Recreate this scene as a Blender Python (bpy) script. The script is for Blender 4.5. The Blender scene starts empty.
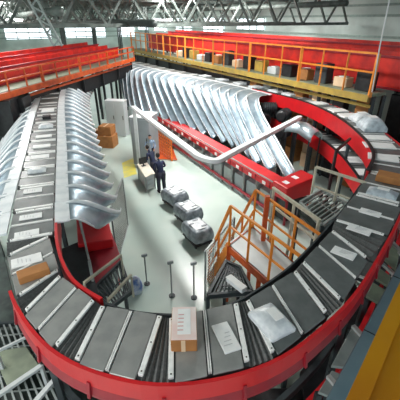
import bpy, bmesh, math, random
from mathutils import Vector, Matrix
random.seed(7)
scn = bpy.context.scene
COL = scn.collection
R = math.radians
# ---------------------------------------------------------------- camera
CAMZ, F, PITCH = 7.0, 340.0, R(28)
cd = bpy.data.cameras.new('camera'); cam = bpy.data.objects.new('camera', cd); COL.objects.link(cam)
cam.location = (0, 0, CAMZ); cam.rotation_euler = (R(90) - PITCH, 0, 0)
cd.sensor_fit = 'HORIZONTAL'; cd.sensor_width = 36; cd.lens = 36 * F / 400; cd.clip_start = .05; cd.clip_end = 300
scn.camera = cam

def U(px, py, z):
    """point of the place seen at (px,py) and lying at height z"""
    x = (px - 200) / F; y = -(py - 200) / F
    dy = math.cos(PITCH) + y * math.sin(PITCH); dz = -math.sin(PITCH) + y * math.cos(PITCH)
    k = (z - CAMZ) / dz
    return Vector((x * k, dy * k, z))
def UD(px, py, Y):
    x = (px - 200) / F; y = -(py - 200) / F
    dy = math.cos(PITCH) + y * math.sin(PITCH); dz = -math.sin(PITCH) + y * math.cos(PITCH)
    k = Y / dy
    return Vector((x * k, Y, CAMZ + dz * k))

# ---------------------------------------------------------------- materials
MATS = {}
def mat(name, col, rough=.5, metal=0., col2=None, scale=6., bump=0., kind='noise', stretch=(1, 1, 1), spec=.5, emit=None, es=0.):
    m = bpy.data.materials.new(name); m.use_nodes = True
    nt = m.node_tree; N = nt.nodes; L = nt.links
    b = N['Principled BSDF']; b.inputs['Roughness'].default_value = rough; b.inputs['Metallic'].default_value = metal
    b.inputs['Specular IOR Level'].default_value = spec
    tc = N.new('ShaderNodeTexCoord'); mp = N.new('ShaderNodeMapping'); mp.inputs['Scale'].default_value = stretch
    L.new(tc.outputs['Object'], mp.inputs['Vector'])
    if kind == 'noise':
        t = N.new('ShaderNodeTexNoise'); t.inputs['Scale'].default_value = scale; t.inputs['Detail'].default_value = 5; fac = t.outputs['Fac']
    elif kind == 'wave':
        t = N.new('ShaderNodeTexWave'); t.inputs['Scale'].default_value = scale; fac = t.outputs['Fac']
    elif kind == 'brick':
        t = N.new('ShaderNodeTexChecker'); t.inputs['Scale'].default_value = scale; fac = t.outputs['Fac']
    L.new(mp.outputs['Vector'], t.inputs['Vector'])
    r = N.new('ShaderNodeValToRGB')
    c2 = col2 or tuple(c * .82 for c in col)
    r.color_ramp.elements[0].color = (*c2, 1); r.color_ramp.elements[1].color = (*col, 1)
    r.color_ramp.elements[0].position = .35; r.color_ramp.elements[1].position = .62
    L.new(fac, r.inputs['Fac']); L.new(r.outputs['Color'], b.inputs['Base Color'])
    if bump:
        bp = N.new('ShaderNodeBump'); bp.inputs['Strength'].default_value = bump; bp.inputs['Distance'].default_value = .02
        L.new(fac, bp.inputs['Height']); L.new(bp.outputs['Normal'], b.inputs['Normal'])
    if emit:
        b.inputs['Emission Color'].default_value = (*emit, 1); b.inputs['Emission Strength'].default_value = es
    MATS[name] = m
    return m
M = MATS
mat('floor', (.56, .66, .60), .25, 0, (.48, .60, .55), .6, spec=.5)
mat('steel', (.66, .78, .84), .33, .55, (.52, .64, .70), 3, stretch=(1, 1, 1))
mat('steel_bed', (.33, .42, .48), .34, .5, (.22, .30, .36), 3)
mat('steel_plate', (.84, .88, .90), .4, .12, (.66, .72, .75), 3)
mat('belt', (.15, .165, .165), .36, .1, (.11, .125, .125), 5, .05)
mat('belt_glare', (.33, .335, .325), .34, .15, (.26, .27, .265), 4, .05)  # lighter copy of the belt, glare on the near left put into its colour
mat('bellows', (.115, .12, .12), .5, 0, (.07, .075, .075), 30)
mat('strip', (.93, .94, .92), .35, 0, (.8, .81, .8), 12)
mat('bolt', (.05, .05, .05), .4, .6)
mat('red', (.62, .012, .016), .38, 0, (.52, .012, .018), 2)
mat('dark_red', (.34, .012, .025), .42, 0, (.24, .01, .02), 3)
mat('red_far', (.74, .022, .010), .5, 0, (.42, .012, .010), 1.5)
mat('orange', (.80, .27, .03), .42, 0, (.66, .20, .02), 3)
mat('orange_red', (.62, .10, .012), .45, 0, (.42, .055, .01), 3)
mat('yellow', (.58, .25, .002), .45, 0, (.48, .17, .002), 1.2)
mat('olive', (.48, .33, .06), .5, 0, (.36, .25, .06), 3)
mat('black', (.018, .02, .022), .45, 0, (.01, .01, .012), 5)
mat('dark_frame', (.05, .065, .07), .5, .2, (.03, .035, .04), 3)
mat('dark_green', (.045, .07, .06), .6, 0, (.02, .03, .03), 4)
mat('grey', (.34, .38, .37), .45, .2, (.26, .3, .29), 3)
mat('grey_light', (.62, .66, .66), .45, .1, (.52, .56, .56), 2)
mat('rail_beige', (.60, .58, .46), .4, .1)
mat('blue_grey', (.17, .26, .30), .45, .2, (.13, .21, .25), 2)
mat('green_plate', (.24, .28, .20), .6, 0, (.17, .2, .15), 4)
mat('white_paint', (.84, .87, .88), .4, 0, (.74, .78, .8), 2)
mat('cabinet', (.60, .65, .66), .45, 0, (.54, .6, .6), 1)
mat('cabinet_dark', (.30, .34, .36), .45, 0, (.26, .3, .31), 1)
mat('paper', (.88, .89, .88), .6, 0, (.80, .82, .82), 8)
mat('poly', (.78, .82, .84), .3, 0, (.55, .6, .64), 7, .6)
mat('bundle_grey', (.34, .39, .43), .35, 0, (.14, .17, .19), 5, .6)
mat('poly_blue', (.60, .68, .73), .3, 0, (.36, .42, .47), 6, .6)
mat('card', (.46, .20, .06), .7, 0, (.36, .15, .045), 4)
mat('card_light', (.78, .58, .38), .7, 0, (.7, .5, .32), 4)
mat('card_label', (.86, .78, .74), .6, 0, (.82, .62, .58), 3)
mat('ink', (.55, .56, .58), .6)
mat('ink_red', (.75, .4, .38), .6)
mat('ceiling', (.28, .34, .31), .8, 0, (.14, .18, .17), 1.4, stretch=(1, 5, 1))
mat('truss', (.17, .20, .185), .6, .2, (.08, .10, .09), 2)
mat('truss_dark', (.07, .085, .08), .6, .2)
mat('wall', (.62, .72, .68), .8, 0, (.40, .47, .44), .35)
mat('wall_rib', (.34, .44, .40), .7)
mat('window_glass', (.8, .86, .9), .3, 0, emit=(.86, .94, 1.), es=2.0)
mat('lamp_glow', (.9, .9, .9), .3, 0, emit=(.95, .98, 1.), es=6)
mat('yellow_paint', (.75, .66, .10), .6, 0, (.6, .58, .2), 3)
mat('mesh_orange', (.85, .20, .02), .5)
mat('wire', (.45, .48, .46), .4, .5)
mat('skin', (.55, .32, .22), .5)
mat('navy', (.02, .03, .08), .8, 0, (.012, .018, .045), 8)
mat('trousers', (.03, .03, .05), .8)
mat('shirt_blue', (.32, .42, .58), .8)
mat('hair', (.012, .01, .01), .5)
mat('shoe', (.02, .02, .02), .5)
mat('desk_top', (.80, .74, .62), .4)
mat('blue_cloth', (.12, .22, .55), .7, 0, (.7, .75, .8), 6)

# ---------------------------------------------------------------- mesh helpers
class MB:
    def __init__(s): s.v = []; s.f = []
    def add(s, vs, fs):
        n = len(s.v); s.v += [tuple(v) for v in vs]; s.f += [tuple(n + i for i in f) for f in fs]; return s
    def hexa(s, b, t):           # four bottom points, four top points
        return s.add(list(b) + list(t), [(3, 2, 1, 0), (4, 5, 6, 7), (0, 1, 5, 4), (1, 2, 6, 5), (2, 3, 7, 6), (3, 0, 4, 7)])
    def box(s, c, sz, rz=0., ax=None):
        x, y, z = sz[0] / 2, sz[1] / 2, sz[2] / 2
        m = Matrix.Rotation(rz, 3, 'Z'); c = Vector(c)
        P = [c + m @ Vector(p) for p in ((-x, -y, -z), (x, -y, -z), (x, y, -z), (-x, y, -z), (-x, -y, z), (x, -y, z), (x, y, z), (-x, y, z))]
        return s.hexa(P[:4], P[4:])
    def bar(s, a, b, w, h=None, up=(0, 0, 1)):
        a, b = Vector(a), Vector(b); h = h or w; d = (b - a).normalized(); up = Vector(up)
        if abs(d.dot(up)) > .98: up = Vector((1, 0, 0))
        x = d.cross(up).normalized(); y = x.cross(d)
        q = [(-1, -1), (1, -1), (1, 1), (-1, 1)]
        return s.hexa([a + x * i * w / 2 + y * j * h / 2 for i, j in q], [b + x * i * w / 2 + y * j * h / 2 for i, j in q])
    def tube(s, pts, r, n=8):
        pts = [Vector(p) for p in pts]; rings = []
        for i, p in enumerate(pts):
            d = (pts[min(i + 1, len(pts) - 1)] - pts[max(i - 1, 0)]).normalized()
            u = Vector((0, 0, 1)) if abs(d.z) < .95 else Vector((1, 0, 0))
            x = d.cross(u).normalized(); y = x.cross(d)
            rr = r[i] if isinstance(r, (list, tuple)) else r
            rings.append([p + (x * math.cos(2 * math.pi * k / n) + y * math.sin(2 * math.pi * k / n)) * rr for k in range(n)])
        vs = [v for g in rings for v in g]; fs = []
        for i in range(len(rings) - 1):
            for k in range(n):
                k2 = (k + 1) % n; fs.append((i * n + k, i * n + k2, (i + 1) * n + k2, (i + 1) * n + k))
        fs.append(tuple(range(n))[::-1]); fs.append(tuple((len(rings) - 1) * n + k for k in range(n)))
        return s.add(vs, fs)
    def sweep(s, frames, prof, closed=True):   # frames: (origin, side vector); prof: (side, height)
        n = len(prof); vs = [o + sd * a + Vector((0, 0, h)) for o, sd in frames for a, h in prof]; fs = []
        for i in range(len(frames) - 1):
            for k in range(n if closed else n - 1):
                k2 = (k + 1) % n; fs.append((i * n + k, i * n + k2, (i + 1) * n + k2, (i + 1) * n + k))
        if closed:
            fs.append(tuple(range(n))[::-1]); fs.append(tuple((len(frames) - 1) * n + k for k in range(n)))
        return s.add(vs, fs)
    def build(s, name, m, parent=None, bevel=0., smooth=False, solid=0., seg=1, fix=True):
        me = bpy.data.meshes.new(name); me.from_pydata(s.v, [], s.f); me.update()
        if fix:
            bm = bmesh.new(); bm.from_mesh(me); bmesh.ops.recalc_face_normals(bm, faces=bm.faces); bm.to_mesh(me); bm.free()
        me.materials.append(M[m] if isinstance(m, str) else m)
        o = bpy.data.objects.new(name, me); COL.objects.link(o)
        if parent: o.parent = parent; o.matrix_parent_inverse = parent.matrix_basis.inverted()
        if smooth:
            for p in me.polygons: p.use_smooth = True
        if solid:
            md = o.modifiers.new('solid', 'SOLIDIFY'); md.thickness = solid; md.offset = 0
        if bevel:
            md = o.modifiers.new('bevel', 'BEVEL'); md.width = bevel; md.segments = seg; md.limit_method = 'ANGLE'
        return o
def tag(o, label=None, cat=None, group=None, kind=None):
    if label: o['label'] = label
    if cat: o['category'] = cat
    if group: o['group'] = group
    if kind: o['kind'] = kind
    return o
def thing(name, loc, label, cat, group=None, rz=0.):
    o = bpy.data.objects.new(name, None); COL.objects.link(o); o.empty_display_size = .2
    o.location = loc; o.rotation_euler = (0, 0, rz)
    o.matrix_basis = Matrix.Translation(Vector(loc)) @ Matrix.Rotation(rz, 4, 'Z')
    return tag(o, label, cat, group)
def struct(o): o['kind'] = 'structure'; return o
ORD = ['nearest', 'second', 'third', 'fourth', 'fifth', 'sixth', 'seventh', 'eighth', 'ninth', 'tenth', 'eleventh', 'twelfth', 'thirteenth', 'fourteenth', 'fifteenth', 'sixteenth', 'seventeenth', 'eighteenth', 'nineteenth', 'twentieth', 'twenty-first', 'twenty-second', 'twenty-third', 'twenty-fourth', 'twenty-fifth', 'twenty-sixth', 'twenty-seventh', 'twenty-eighth', 'twenty-ninth', 'thirtieth', 'thirty-first', 'thirty-second', 'thirty-third', 'thirty-fourth', 'thirty-fifth', 'thirty-sixth', 'thirty-seventh', 'thirty-eighth', 'thirty-ninth', 'fortieth']
def nth(i): return ORD[i] if i < len(ORD) else 'far'

# ---------------------------------------------------------------- the loop's centre line (plan)
DZ = 3.5      # upper deck height
LZ = 2.2      # lower deck height
def mid(o, i): a, b = U(*o, DZ), U(*i, DZ); return (a + b) / 2
cp = [Vector((-9.6, 26, DZ)), Vector((-8.6, 21, DZ)), mid((42, 105), (55, 103)), mid((31, 153), (53, 145)), mid((21, 193), (51.5, 180)),
      mid((13, 247), (49, 231)), mid((19, 297), (59, 270)), mid((43, 333), (78, 288)), mid((75, 360), (101, 303)), mid((107, 372), (132, 311)),
      mid((143, 380), (162, 315)), mid((169, 382), (170, 316)), mid((207, 381), (204, 310)), mid((249, 370), (238, 302)),
      mid((274, 358), (246, 299)), mid((303, 338), (272, 281)), mid((341, 299), (301, 262)), mid((369, 255), (332, 230)),
      mid((394, 211), (357, 198))]
c_in = [U(375, 163, DZ), U(371, 147, DZ), U(360, 135, DZ), U(345, 122.5, DZ), U(325, 111, DZ), U(300, 101, DZ)]
for i, p in enumerate(c_in):
    a = c_in[max(i - 1, 0)]; b = c_in[min(i + 1, len(c_in) - 1)]; d = (b - a).normalized()
    cp.append(p + Vector((d.y, -d.x, 0)) * .45)
cp += [(U(275, 90, DZ) + U(262, 91.5, DZ)) / 2, (U(230, 79.5, DZ) + U(230, 84.5, DZ)) / 2, Vector((-2.6, 28.4, DZ)), Vector((-6.0, 33.6, DZ)), Vector((-8.5, 35, DZ))]
def catmull(P, n=24):
    out = []
    for i in range(len(P) - 1):
        p0, p1, p2, p3 = P[max(i - 1, 0)], P[i], P[i + 1], P[min(i + 2, len(P) - 1)]
        for k in range(n):
            t = k / n
            out.append(.5 * ((2 * p1) + (p2 - p0) * t + (2 * p0 - 5 * p1 + 4 * p2 - p3) * t * t + (3 * p1 - p0 - 3 * p2 + p3) * t ** 3))
    out.append(P[-1].copy()); return out
def resample(P, step):
    out = [P[0].copy()]; acc = 0.
    for a, b in zip(P, P[1:]):
        L = (b - a).length
        while acc + L >= step and L > 0:
            a = a + (b - a) * ((step - acc) / L); out.append(a.copy()); L = (b - a).length; acc = 0.
        acc += L
    return out
STEP = .1
path = resample(catmull(cp), STEP)
for it in range(14):                                  # relax the traced wobble
    path = [path[0]] + [(a + 2 * b + c) / 4 for a, b, c in zip(path, path[1:], path[2:])] + [path[-1]]
path = resample(path, STEP)
OUT = .01                                            # the deck runs a little past the strips on the outside
path = [p + Vector((d.y, -d.x, 0)) * OUT for p, d in ((path[i], (path[min(i + 1, len(path) - 1)] - path[max(i - 1, 0)]).normalized()) for i in range(len(path)))]
NP = len(path); SMAX = (NP - 1) * STEP
def C(s):
    s = max(0, min(SMAX - 1e-6, s)); i = int(s / STEP); t = s / STEP - i
    return path[i] * (1 - t) + path[min(i + 1, NP - 1)] * t
def T(s): return (C(s + .15) - C(s - .15)).normalized()
def Nin(s):                                           # side vector towards the inside of the loop
    t = T(s); return Vector((-t.y, t.x, 0))
def near_s(p):
    k = min(range(NP), key=lambda i: (path[i].xy - p.xy).length_squared); return k * STEP
def lerp_tab(tab, s):
    if s <= tab[0][0]: return tab[0][1]
    for (a, x), (b, y) in zip(tab, tab[1:]):
        if s <= b: return x + (y - x) * (s - a) / (b - a)
    return tab[-1][1]
sE = near_s(mid((19, 297), (59, 270))); sN = near_s(mid((143, 380), (162, 315)))
WT = [(0, .84), (sE - 2.6, .82), (sE - 1, .73), (sE + .3, .73), (sE + 1.1, .84), (sN, .95), (SMAX, .93)]
def W(s): return lerp_tab(WT, s)

# carriers: measured start / end lines near the camera, then continued at the same pitch
Sl = [((25, 310), (60, 275)), ((75, 360), (102, 305)), ((169, 380), (170, 317)), ((272, 354), (246, 300)), ((340, 300), (302, 262)), ((373, 247), (338, 222))]
El = [((20, 296), (59, 270)), ((57, 347), (95, 300)), ((142, 377), (162, 315)), ((249, 362), (237, 302)), ((327, 312), (295, 270)), ((367, 257), (332, 230))]
s_st = [near_s(U(*i, DZ)) for o, i in Sl]; s_en = [near_s(U(*i, DZ)) for o, i in El]
cars = list(zip(s_st[:5], s_en[1:]))
D0 = ((10, 254), (49, 236))
p0 = near_s(U(*D0[1], DZ)); left = [(p0, s_en[0])]
while p0 - 1.2 > 0: left.append((p0 - 1.2 + .02, p0 - .06)); p0 -= 1.2
s0 = s_st[5]; right = []
while s0 + 1.6 < SMAX: right.append((s0, s0 + 1.45)); s0 += 1.53
cars = left[::-1] + cars + right
NL = len(left)

t_corners = {}
def carrier(s0, s1, z, label, belt='belt', group=None, full=True, name='sorter_carrier', quad=None):
    if quad:
        (so, si), (eo, ei) = [[U(*p, z) for p in q_] for q_ in quad]
        d = ((si + so) / 2 - (ei + eo) / 2).normalized() * -1; out = Vector((d.y, -d.x, 0)); w = ((so - si).length + (eo - ei).length) / 2
        c_ = (so + si + eo + ei) / 4; L = (((ei + eo) - (si + so)) / 2).length; a = c_ - d * L / 2 - out * w / 2; b = a + d * L
    else:
        a, b = C(s0) + Nin(s0) * W(s0) / 2, C(s1) + Nin(s1) * W(s1) / 2
        a.z = b.z = z; d = (b - a).normalized(); L = (b - a).length
        out = Vector((d.y, -d.x, 0)); w = (W(s0) + W(s1)) / 2
    ctr = (a + b) / 2 + out * w / 2
    t = thing(name, (ctr.x, ctr.y, z - .12), label, 'conveyor carrier', group)
    K4 = (a, a + out * w, b, b + out * w)
    if quad:
        so = so + (so - si).normalized() * .05; eo = eo + (eo - ei).normalized() * .05; K4 = (si, so, ei, eo)
    def q(u, v, h): return (K4[0] * (1 - v) + K4[1] * v) * (1 - u) + (K4[2] * (1 - v) + K4[3] * v) * u + Vector((0, 0, h))
    def slab(m, u0, u1, v0, v1, h0, h1): m.hexa([q(u0, v0, h0), q(u1, v0, h0), q(u1, v1, h0), q(u0, v1, h0)], [q(u0, v0, h1), q(u1, v0, h1), q(u1, v1, h1), q(u0, v1, h1)]); return m
    e = .036 / L
    slab(MB(), 0, 1, .02, .98, -.12, -.03).build('carrier_frame', 'dark_frame', t)
    slab(MB(), 2 * e, .5 - e, 0, 1, -.03, 0).build('belt', belt, t, bevel=.008)
    slab(MB(), .5 + e, 1 - 2 * e, 0, 1, -.03, 0).build('belt', belt, t, bevel=.008)
    if full:
        for u0, u1 in ((-.25 * e, 1.5 * e), (1 - 1.5 * e, 1 + .25 * e)):
            st = slab(MB(), u0, u1, .03, .93, -.03, .016).build('side_strip', 'strip', t, bevel=.004)
            if a.y < 6.5:
                for v in (.07, .48, .89): MB().box(q((u0 + u1) / 2, v, .018), (.016, .016, .008)).build('bolt', 'bolt', st)
        dv = MB(); slab(dv, .5 - .55 * e, .5 - .12 * e, .03, .97, -.03, .012); slab(dv, .5 + .12 * e, .5 + .55 * e, .03, .97, -.03, .012)
        dv.build('centre_divider', 'strip', t)
    else:
        for u0, u1 in ((0, 1.4 * e), (1 - 1.4 * e, 1)): slab(MB(), u0, u1, .03, .97, -.03, .012).build('side_strip', 'strip', t)
    t_corners[t.name] = K4
    return t, a, d, out, L, w

def bellows(parent, A, B):
    """pleated dark filler between the end line of one carrier and the start line of the next"""
    (ai, ao), (bi, bo) = A, B
    m = MB(); n = 9; P = []
    for k in range(n):
        f = k / (n - 1); h = -.012 if k % 2 == 0 else -.045
        i = ai.lerp(bi, f); o = ao.lerp(bo, f); P.append((i + Vector((0, 0, h)), o + Vector((0, 0, h))))
    vs = [p for pr in P for p in pr]; fs = [(2 * k, 2 * k + 1, 2 * k + 3, 2 * k + 2) for k in range(n - 1)]
    m.add(vs, fs).build('bellows', 'bellows', parent, fix=False, solid=.01)

place_names = []
built = []
for i, (a, b) in enumerate(cars):
    k = i - NL
    if k < 0:
        lab = 'dark grey cross-belt carrier on the left straight, %s above the bottom left bend' % nth(-k - 1)
    elif k < 5:
        lab = ['grey carrier at the bottom left bend with two bare worn belts', 'wide grey carrier with two bare belts left of the tall brown parcel',
               'dark carrier at bottom centre with brown parcel and white flat packet', 'dark carrier at bottom right under the white poly bag',
               'dark carrier by the yellow railing corner with one flat white envelope'][k]
    else:
        lab = 'dark grey cross-belt carrier on the right side, %s past the bottom right bend' % nth(k - 5)
    far = C(a).y > 17
    built.append(carrier(a, b, DZ, lab, 'belt_glare' if k in (-1, 0, 1, 2) else 'belt', full=not far, quad=(Sl[k], El[k + 1]) if 0 <= k < 5 else (D0, El[0]) if k == -1 else None))
for (t, a, d, out, L, w), nx in zip(built, built[1:]):
    if C(0) is None: break
    e1 = t_corners[t.name][2:]; e2 = t_corners[nx[0].name][:2]
    if a.y < 22: bellows(t, e1, e2)
# lower deck carriers, seen only under the right-hand bend
slo = near_s(U(357, 198, DZ)) ; k = 0; s = slo - 1
while s < near_s(U(262, 91, DZ)) + 1:
    t, a, d, out, L, w = carrier(s, s + 1.4, LZ, 'carrier of the lower deck under the right bend, %s from its near end' % nth(k), name='lower_sorter_carrier', full=False)
    if 1 <= k <= 7:
        pc = a + d * L * .3 + out * w * .45; 
    k += 1; s += 1.53

# ---------------------------------------------------------------- guards
def frames(s0, s1, side, z, step=.15, extra=0.):
    out = []; s = s0
    while s <= s1 + 1e-6:
        n = Nin(s) * side; o = C(s) + n * (W(s) / 2 + extra); o.z = z; out.append((o, n)); s += step
    return out
def guard(name, s0, s1, side, z, prof, m, label, cap=None):
    f = frames(s0, s1, side, z)
    t = thing(name, f[len(f) // 2][0] + Vector((0, 0, prof[0][1])), label, 'conveyor guard')
    MB().sweep(f, prof).build('guard_panel', m, t)
    if cap: MB().sweep(f, cap[0]).build('top_edge', cap[1], t)
    return t
sMid = near_s(U(204, 340, DZ)); sR = near_s(U(392, 200, DZ)); sTip = near_s(U(373, 250, DZ))
sE0 = near_s(U(35, 290, DZ)); s_top = near_s(U(375, 160, DZ)); s_far = near_s(U(272, 92, DZ))
sJ = near_s(U(300, 300, DZ))
g = guard('outer_guard', sE0 - .2, SMAX - 22, -1, DZ, [(.03, -.27), (.06, -.27), (.06, .0), (.015, .0)], 'red', 'bright red curved guard along the outer bottom rim of the upper loop')
MB().sweep(frames(sE0 - .2, SMAX - 22, -1, DZ), [(.03, -.44), (.08, -.44), (.08, -.40), (.06, -.27), (.03, -.27)]).build('lower_flange', 'dark_red', g)
br = 0
s = sE0
while s < SMAX - 24:
    n = -Nin(s); o = C(s) + n * (W(s) / 2 + .06); m = MB(); m.bar(o + Vector((0, 0, -.2)), o + n * .04 + Vector((0, 0, -.44)), .04, .03, up=n); m.build('bracket', 'dark_red', g)
    s += .75
guard('lower_outer_guard', sE0 + 0.9, SMAX - 22, -1, LZ, [(.10, -.38), (.16, -.38), (.18, -.03), (.10, -.03)], 'red', 'red guard of the lower deck seen below the outer rim of the loop')
guard('inner_guard', sE0 - 2.4, near_s(U(96, 300, DZ)), 1, DZ, [(.02, -.45), (.07, -.45), (.07, .0), (.02, .0)], 'red', 'thin red guard on the inner side of the bottom left bend')
guard('inner_guard', near_s(U(96, 300, DZ)) + .1, s_top - 1.9, 1, DZ, [(.02, -.30), (.05, -.30), (.05, -.03), (.02, -.03)], 'dark_frame', 'dark inner side plate along the bottom of the upper loop')
guard('inner_guard', s_top - 1.2, s_far + 1.2, 1, DZ, [(.02, -.55), (.08, -.55), (.08, .06), (.02, .06)], 'red', 'tall bright red inner guard around the upper right bend', ([(.0, .055), (.09, .055), (.09, .09), (.0, .09)], 'black'))
guard('lower_inner_guard', s_top - 2.8, s_far + 1.0, 1, LZ, [(.02, -.50), (.08, -.50), (.08, .12), (.02, .12)], 'red', 'bright red inner guard of the lower deck under the right bend', ([(.0, .115), (.09, .115), (.09, .15), (.0, .15)], 'black'))
# loop support frames: portal of two posts and cross beams, one at a time
s = sE0 - 4; k = 0
while s < SMAX - 3:
    n = Nin(s); c = C(s); w = W(s) / 2 - .08
    t = thing('support_frame', (c.x, c.y, 0), 'dark steel support portal under the loop, %s counted from the left' % nth(k), 'support frame')
    for sg in (1, -1):
        p = c + n * w * sg; MB().box((p.x, p.y, (DZ - .14) / 2), (.09, .09, DZ - .14)).build('leg', 'dark_frame', t)
    for z in (LZ - .2, DZ - .2): MB().bar(Vector((*(c + n * w).xy, z)), Vector((*(c - n * w).xy, z)), .08, .1).build('cross_beam', 'dark_frame', t)
    s += 2.3 if C(s).y < 12 else 3.4; k += 1
# side rails under the carriers
for side, nm in ((1, 'inner'), (-1, 'outer')):
    for z, dn in ((DZ, 'upper'), (LZ, 'lower')):
        s0 = 0 if z == DZ else sE0 - 2
        o = MB().sweep(frames(s0, SMAX - .5, side, z, .3), [(-.2, -.3), (-.12, -.3), (-.12, -.13), (-.2, -.13)]).build('track_rail', 'dark_frame')
        tag(o, 'dark running rail on the %s side under the %s deck' % (nm, dn), 'track rail')

# ---------------------------------------------------------------- chutes
def chute_meshes(P, prof_w, hand, wallh=.2, m_bed='steel'):
    """P: points in the local frame (inward n, along a, height); prof_w: width vector direction per point"""
    pts = catmull([Vector(p) for p in P], 6); nW = len(prof_w)
    bed = MB(); rows = []
    for i, p in enumerate(pts):
        f = i / (len(pts) - 1) * (nW - 1); k = min(int(f), nW - 2); wv = Vector(prof_w[k]).lerp(Vector(prof_w[k + 1]), f - k)
        lift = min(1, max(0, (i / (len(pts) - 1) - .10) * 4))
        rows.append([(p + wv * x + Vector((0, 0, wallh * lift * h))) for x, h in ((-.5, 1), (-.44, .45), (-.34, .1), (-.15, 0), (.15, 0), (.34, .1), (.44, .45), (.5, 1))])
    return pts, rows
def make_chute(name, P, wv, wallh, hand):
    pts, rows = chute_meshes(P, wv, hand, wallh)
    def fl(v): return Vector((v.x * hand, v.y, v.z))
    t = thing(name, (0, 0, 0), 'x', 'chute')
    nr = len(rows)
    m = MB(); m.add([fl(v) for r in rows for v in r[1:7]], [(i * 6 + j, i * 6 + j + 1, (i + 1) * 6 + j + 1, (i + 1) * 6 + j) for i in range(nr - 1) for j in range(5)])
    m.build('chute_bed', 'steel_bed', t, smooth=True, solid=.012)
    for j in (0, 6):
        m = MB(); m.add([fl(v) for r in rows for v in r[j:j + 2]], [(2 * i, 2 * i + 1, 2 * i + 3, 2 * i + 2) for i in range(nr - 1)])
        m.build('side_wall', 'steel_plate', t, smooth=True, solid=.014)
    # lip plate lying along the deck edge
    a = [fl(r) for r in rows[0]]
    m = MB(); w = Vector(wv[0])
    c = fl(Vector(P[0]));
    m.hexa([c + Vector((-.02 * hand, -w.y * .5, -.03)), c + Vector((.26 * hand, -w.y * .5, -.03)), c + Vector((.26 * hand, w.y * .5, -.03)), c + Vector((-.02 * hand, w.y * .5, -.03))],
           [c + Vector((-.02 * hand, -w.y * .5, .02)), c + Vector((.26 * hand, -w.y * .5, -.01)), c + Vector((.26 * hand, w.y * .5, -.01)), c + Vector((-.02 * hand, w.y * .5, .02))])
    m.build('top_plate', 'steel_plate', t)
    return t
def copy_thing(t):
    c = t.copy(); COL.objects.link(c)
    for ch in t.children:
        d = ch.copy(); COL.objects.link(d); d.parent = c
        for g_ in ch.children:
            e = g_.copy(); COL.objects.link(e); e.parent = d
    return c
def place(t, origin, ax, ay):
    m = Matrix(((ax.x, ay.x, 0, origin.x), (ax.y, ay.y, 0, origin.y), (0, 0, 1, origin.z), (0, 0, 0, 1)))
    t.matrix_basis = m
def row(proto, s_list, side, fmt, group):
    for i, s in enumerate(s_list):
        t = proto if i == 0 else copy_thing(proto)
        n = Nin(s) * side; o = C(s) + n * (W(s) / 2 + .04); o.z = DZ
        a = T(s) * (-1 if side * proto['flip'] > 0 else 1)
        # keep the frame right-handed so nothing is mirrored
        ax = n; ay = Vector((-n.y, n.x, 0))
        place(t, o, ax, ay)
        t['label'] = fmt % nth(i); t['category'] = 'chute'; t['group'] = group
# in every local frame x = away from the deck, y = 90 degrees to its left
# left arm, inner side: n points right (inward); y then points up the arm (away from the camera)
A = make_chute('sorting_chute', [(0, 0, 0), (.35, .0, -.06), (.68, .10, -.36), (.94, .42, -.72), (1.1, .9, -.98), (1.15, 1.3, -1.08)],
               [(0, .84, 0), (0, .84, 0), (.1, .8, .1), (.45, .5, .1), (.6, .2, .1), (.6, .1, .05)], .17, 1); A['flip'] = 1
sL0 = near_s(U(38, 216, DZ)) ; sl = []; s = sL0
while s > 1.0: sl.append(s); s -= .86
row(A, sl, 1, 'pale steel chute inside the left arm, %s from the near end', 'steel chutes on the inner side of the left arm')
# left arm, outer side: n points left; y points towards the camera
B = make_chute('sorting_chute', [(0, 0, 0), (.3, 0, -.05), (.6, .1, -.34), (.95, .3, -.75), (1.3, .65, -1.15), (1.55, 1.0, -1.45)],
               [(0, .84, 0), (0, .84, 0), (-.1, .8, .0), (-.3, .6, 0), (-.4, .5, 0), (-.4, .4, 0)], .17, 1); B['flip'] = 1
sl = []; s = near_s(U(30, 218, DZ))
while s > 1.0: sl.append(s); s -= .86
row(B, sl, -1, 'pale blue steel chute outside the left arm, %s from the near end', 'steel chutes on the outer side of the left arm')
# right arm, inner side: n points left-down; y points back along the arm towards the camera
Cc = make_chute('sorting_chute', [(0, 0, 0), (.7, .0, -.05), (1.5, .55, -.25), (2.15, 1.8, -.66), (2.6, 3.0, -1.1), (3.0, 4.2, -1.6), (3.36, 5.4, -2.1)],
                [(0, .88, 0), (0, .88, 0), (-.35, .72, .05), (-.42, .25, .14), (-.42, .14, .18), (-.42, .14, .18), (-.42, .14, .15)], .2, 1); Cc['flip'] = 1
sR0 = near_s(U(266, 93, DZ)); sl = []; s = sR0
while s < SMAX - 1.5: sl.append(s); s += .9
row(Cc, sl, 1, 'tall silver chute below the right arm, %s from the near end', 'tall silver chutes of the right arm')
CH_R = sl
bpy.context.view_layer.update()

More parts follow.
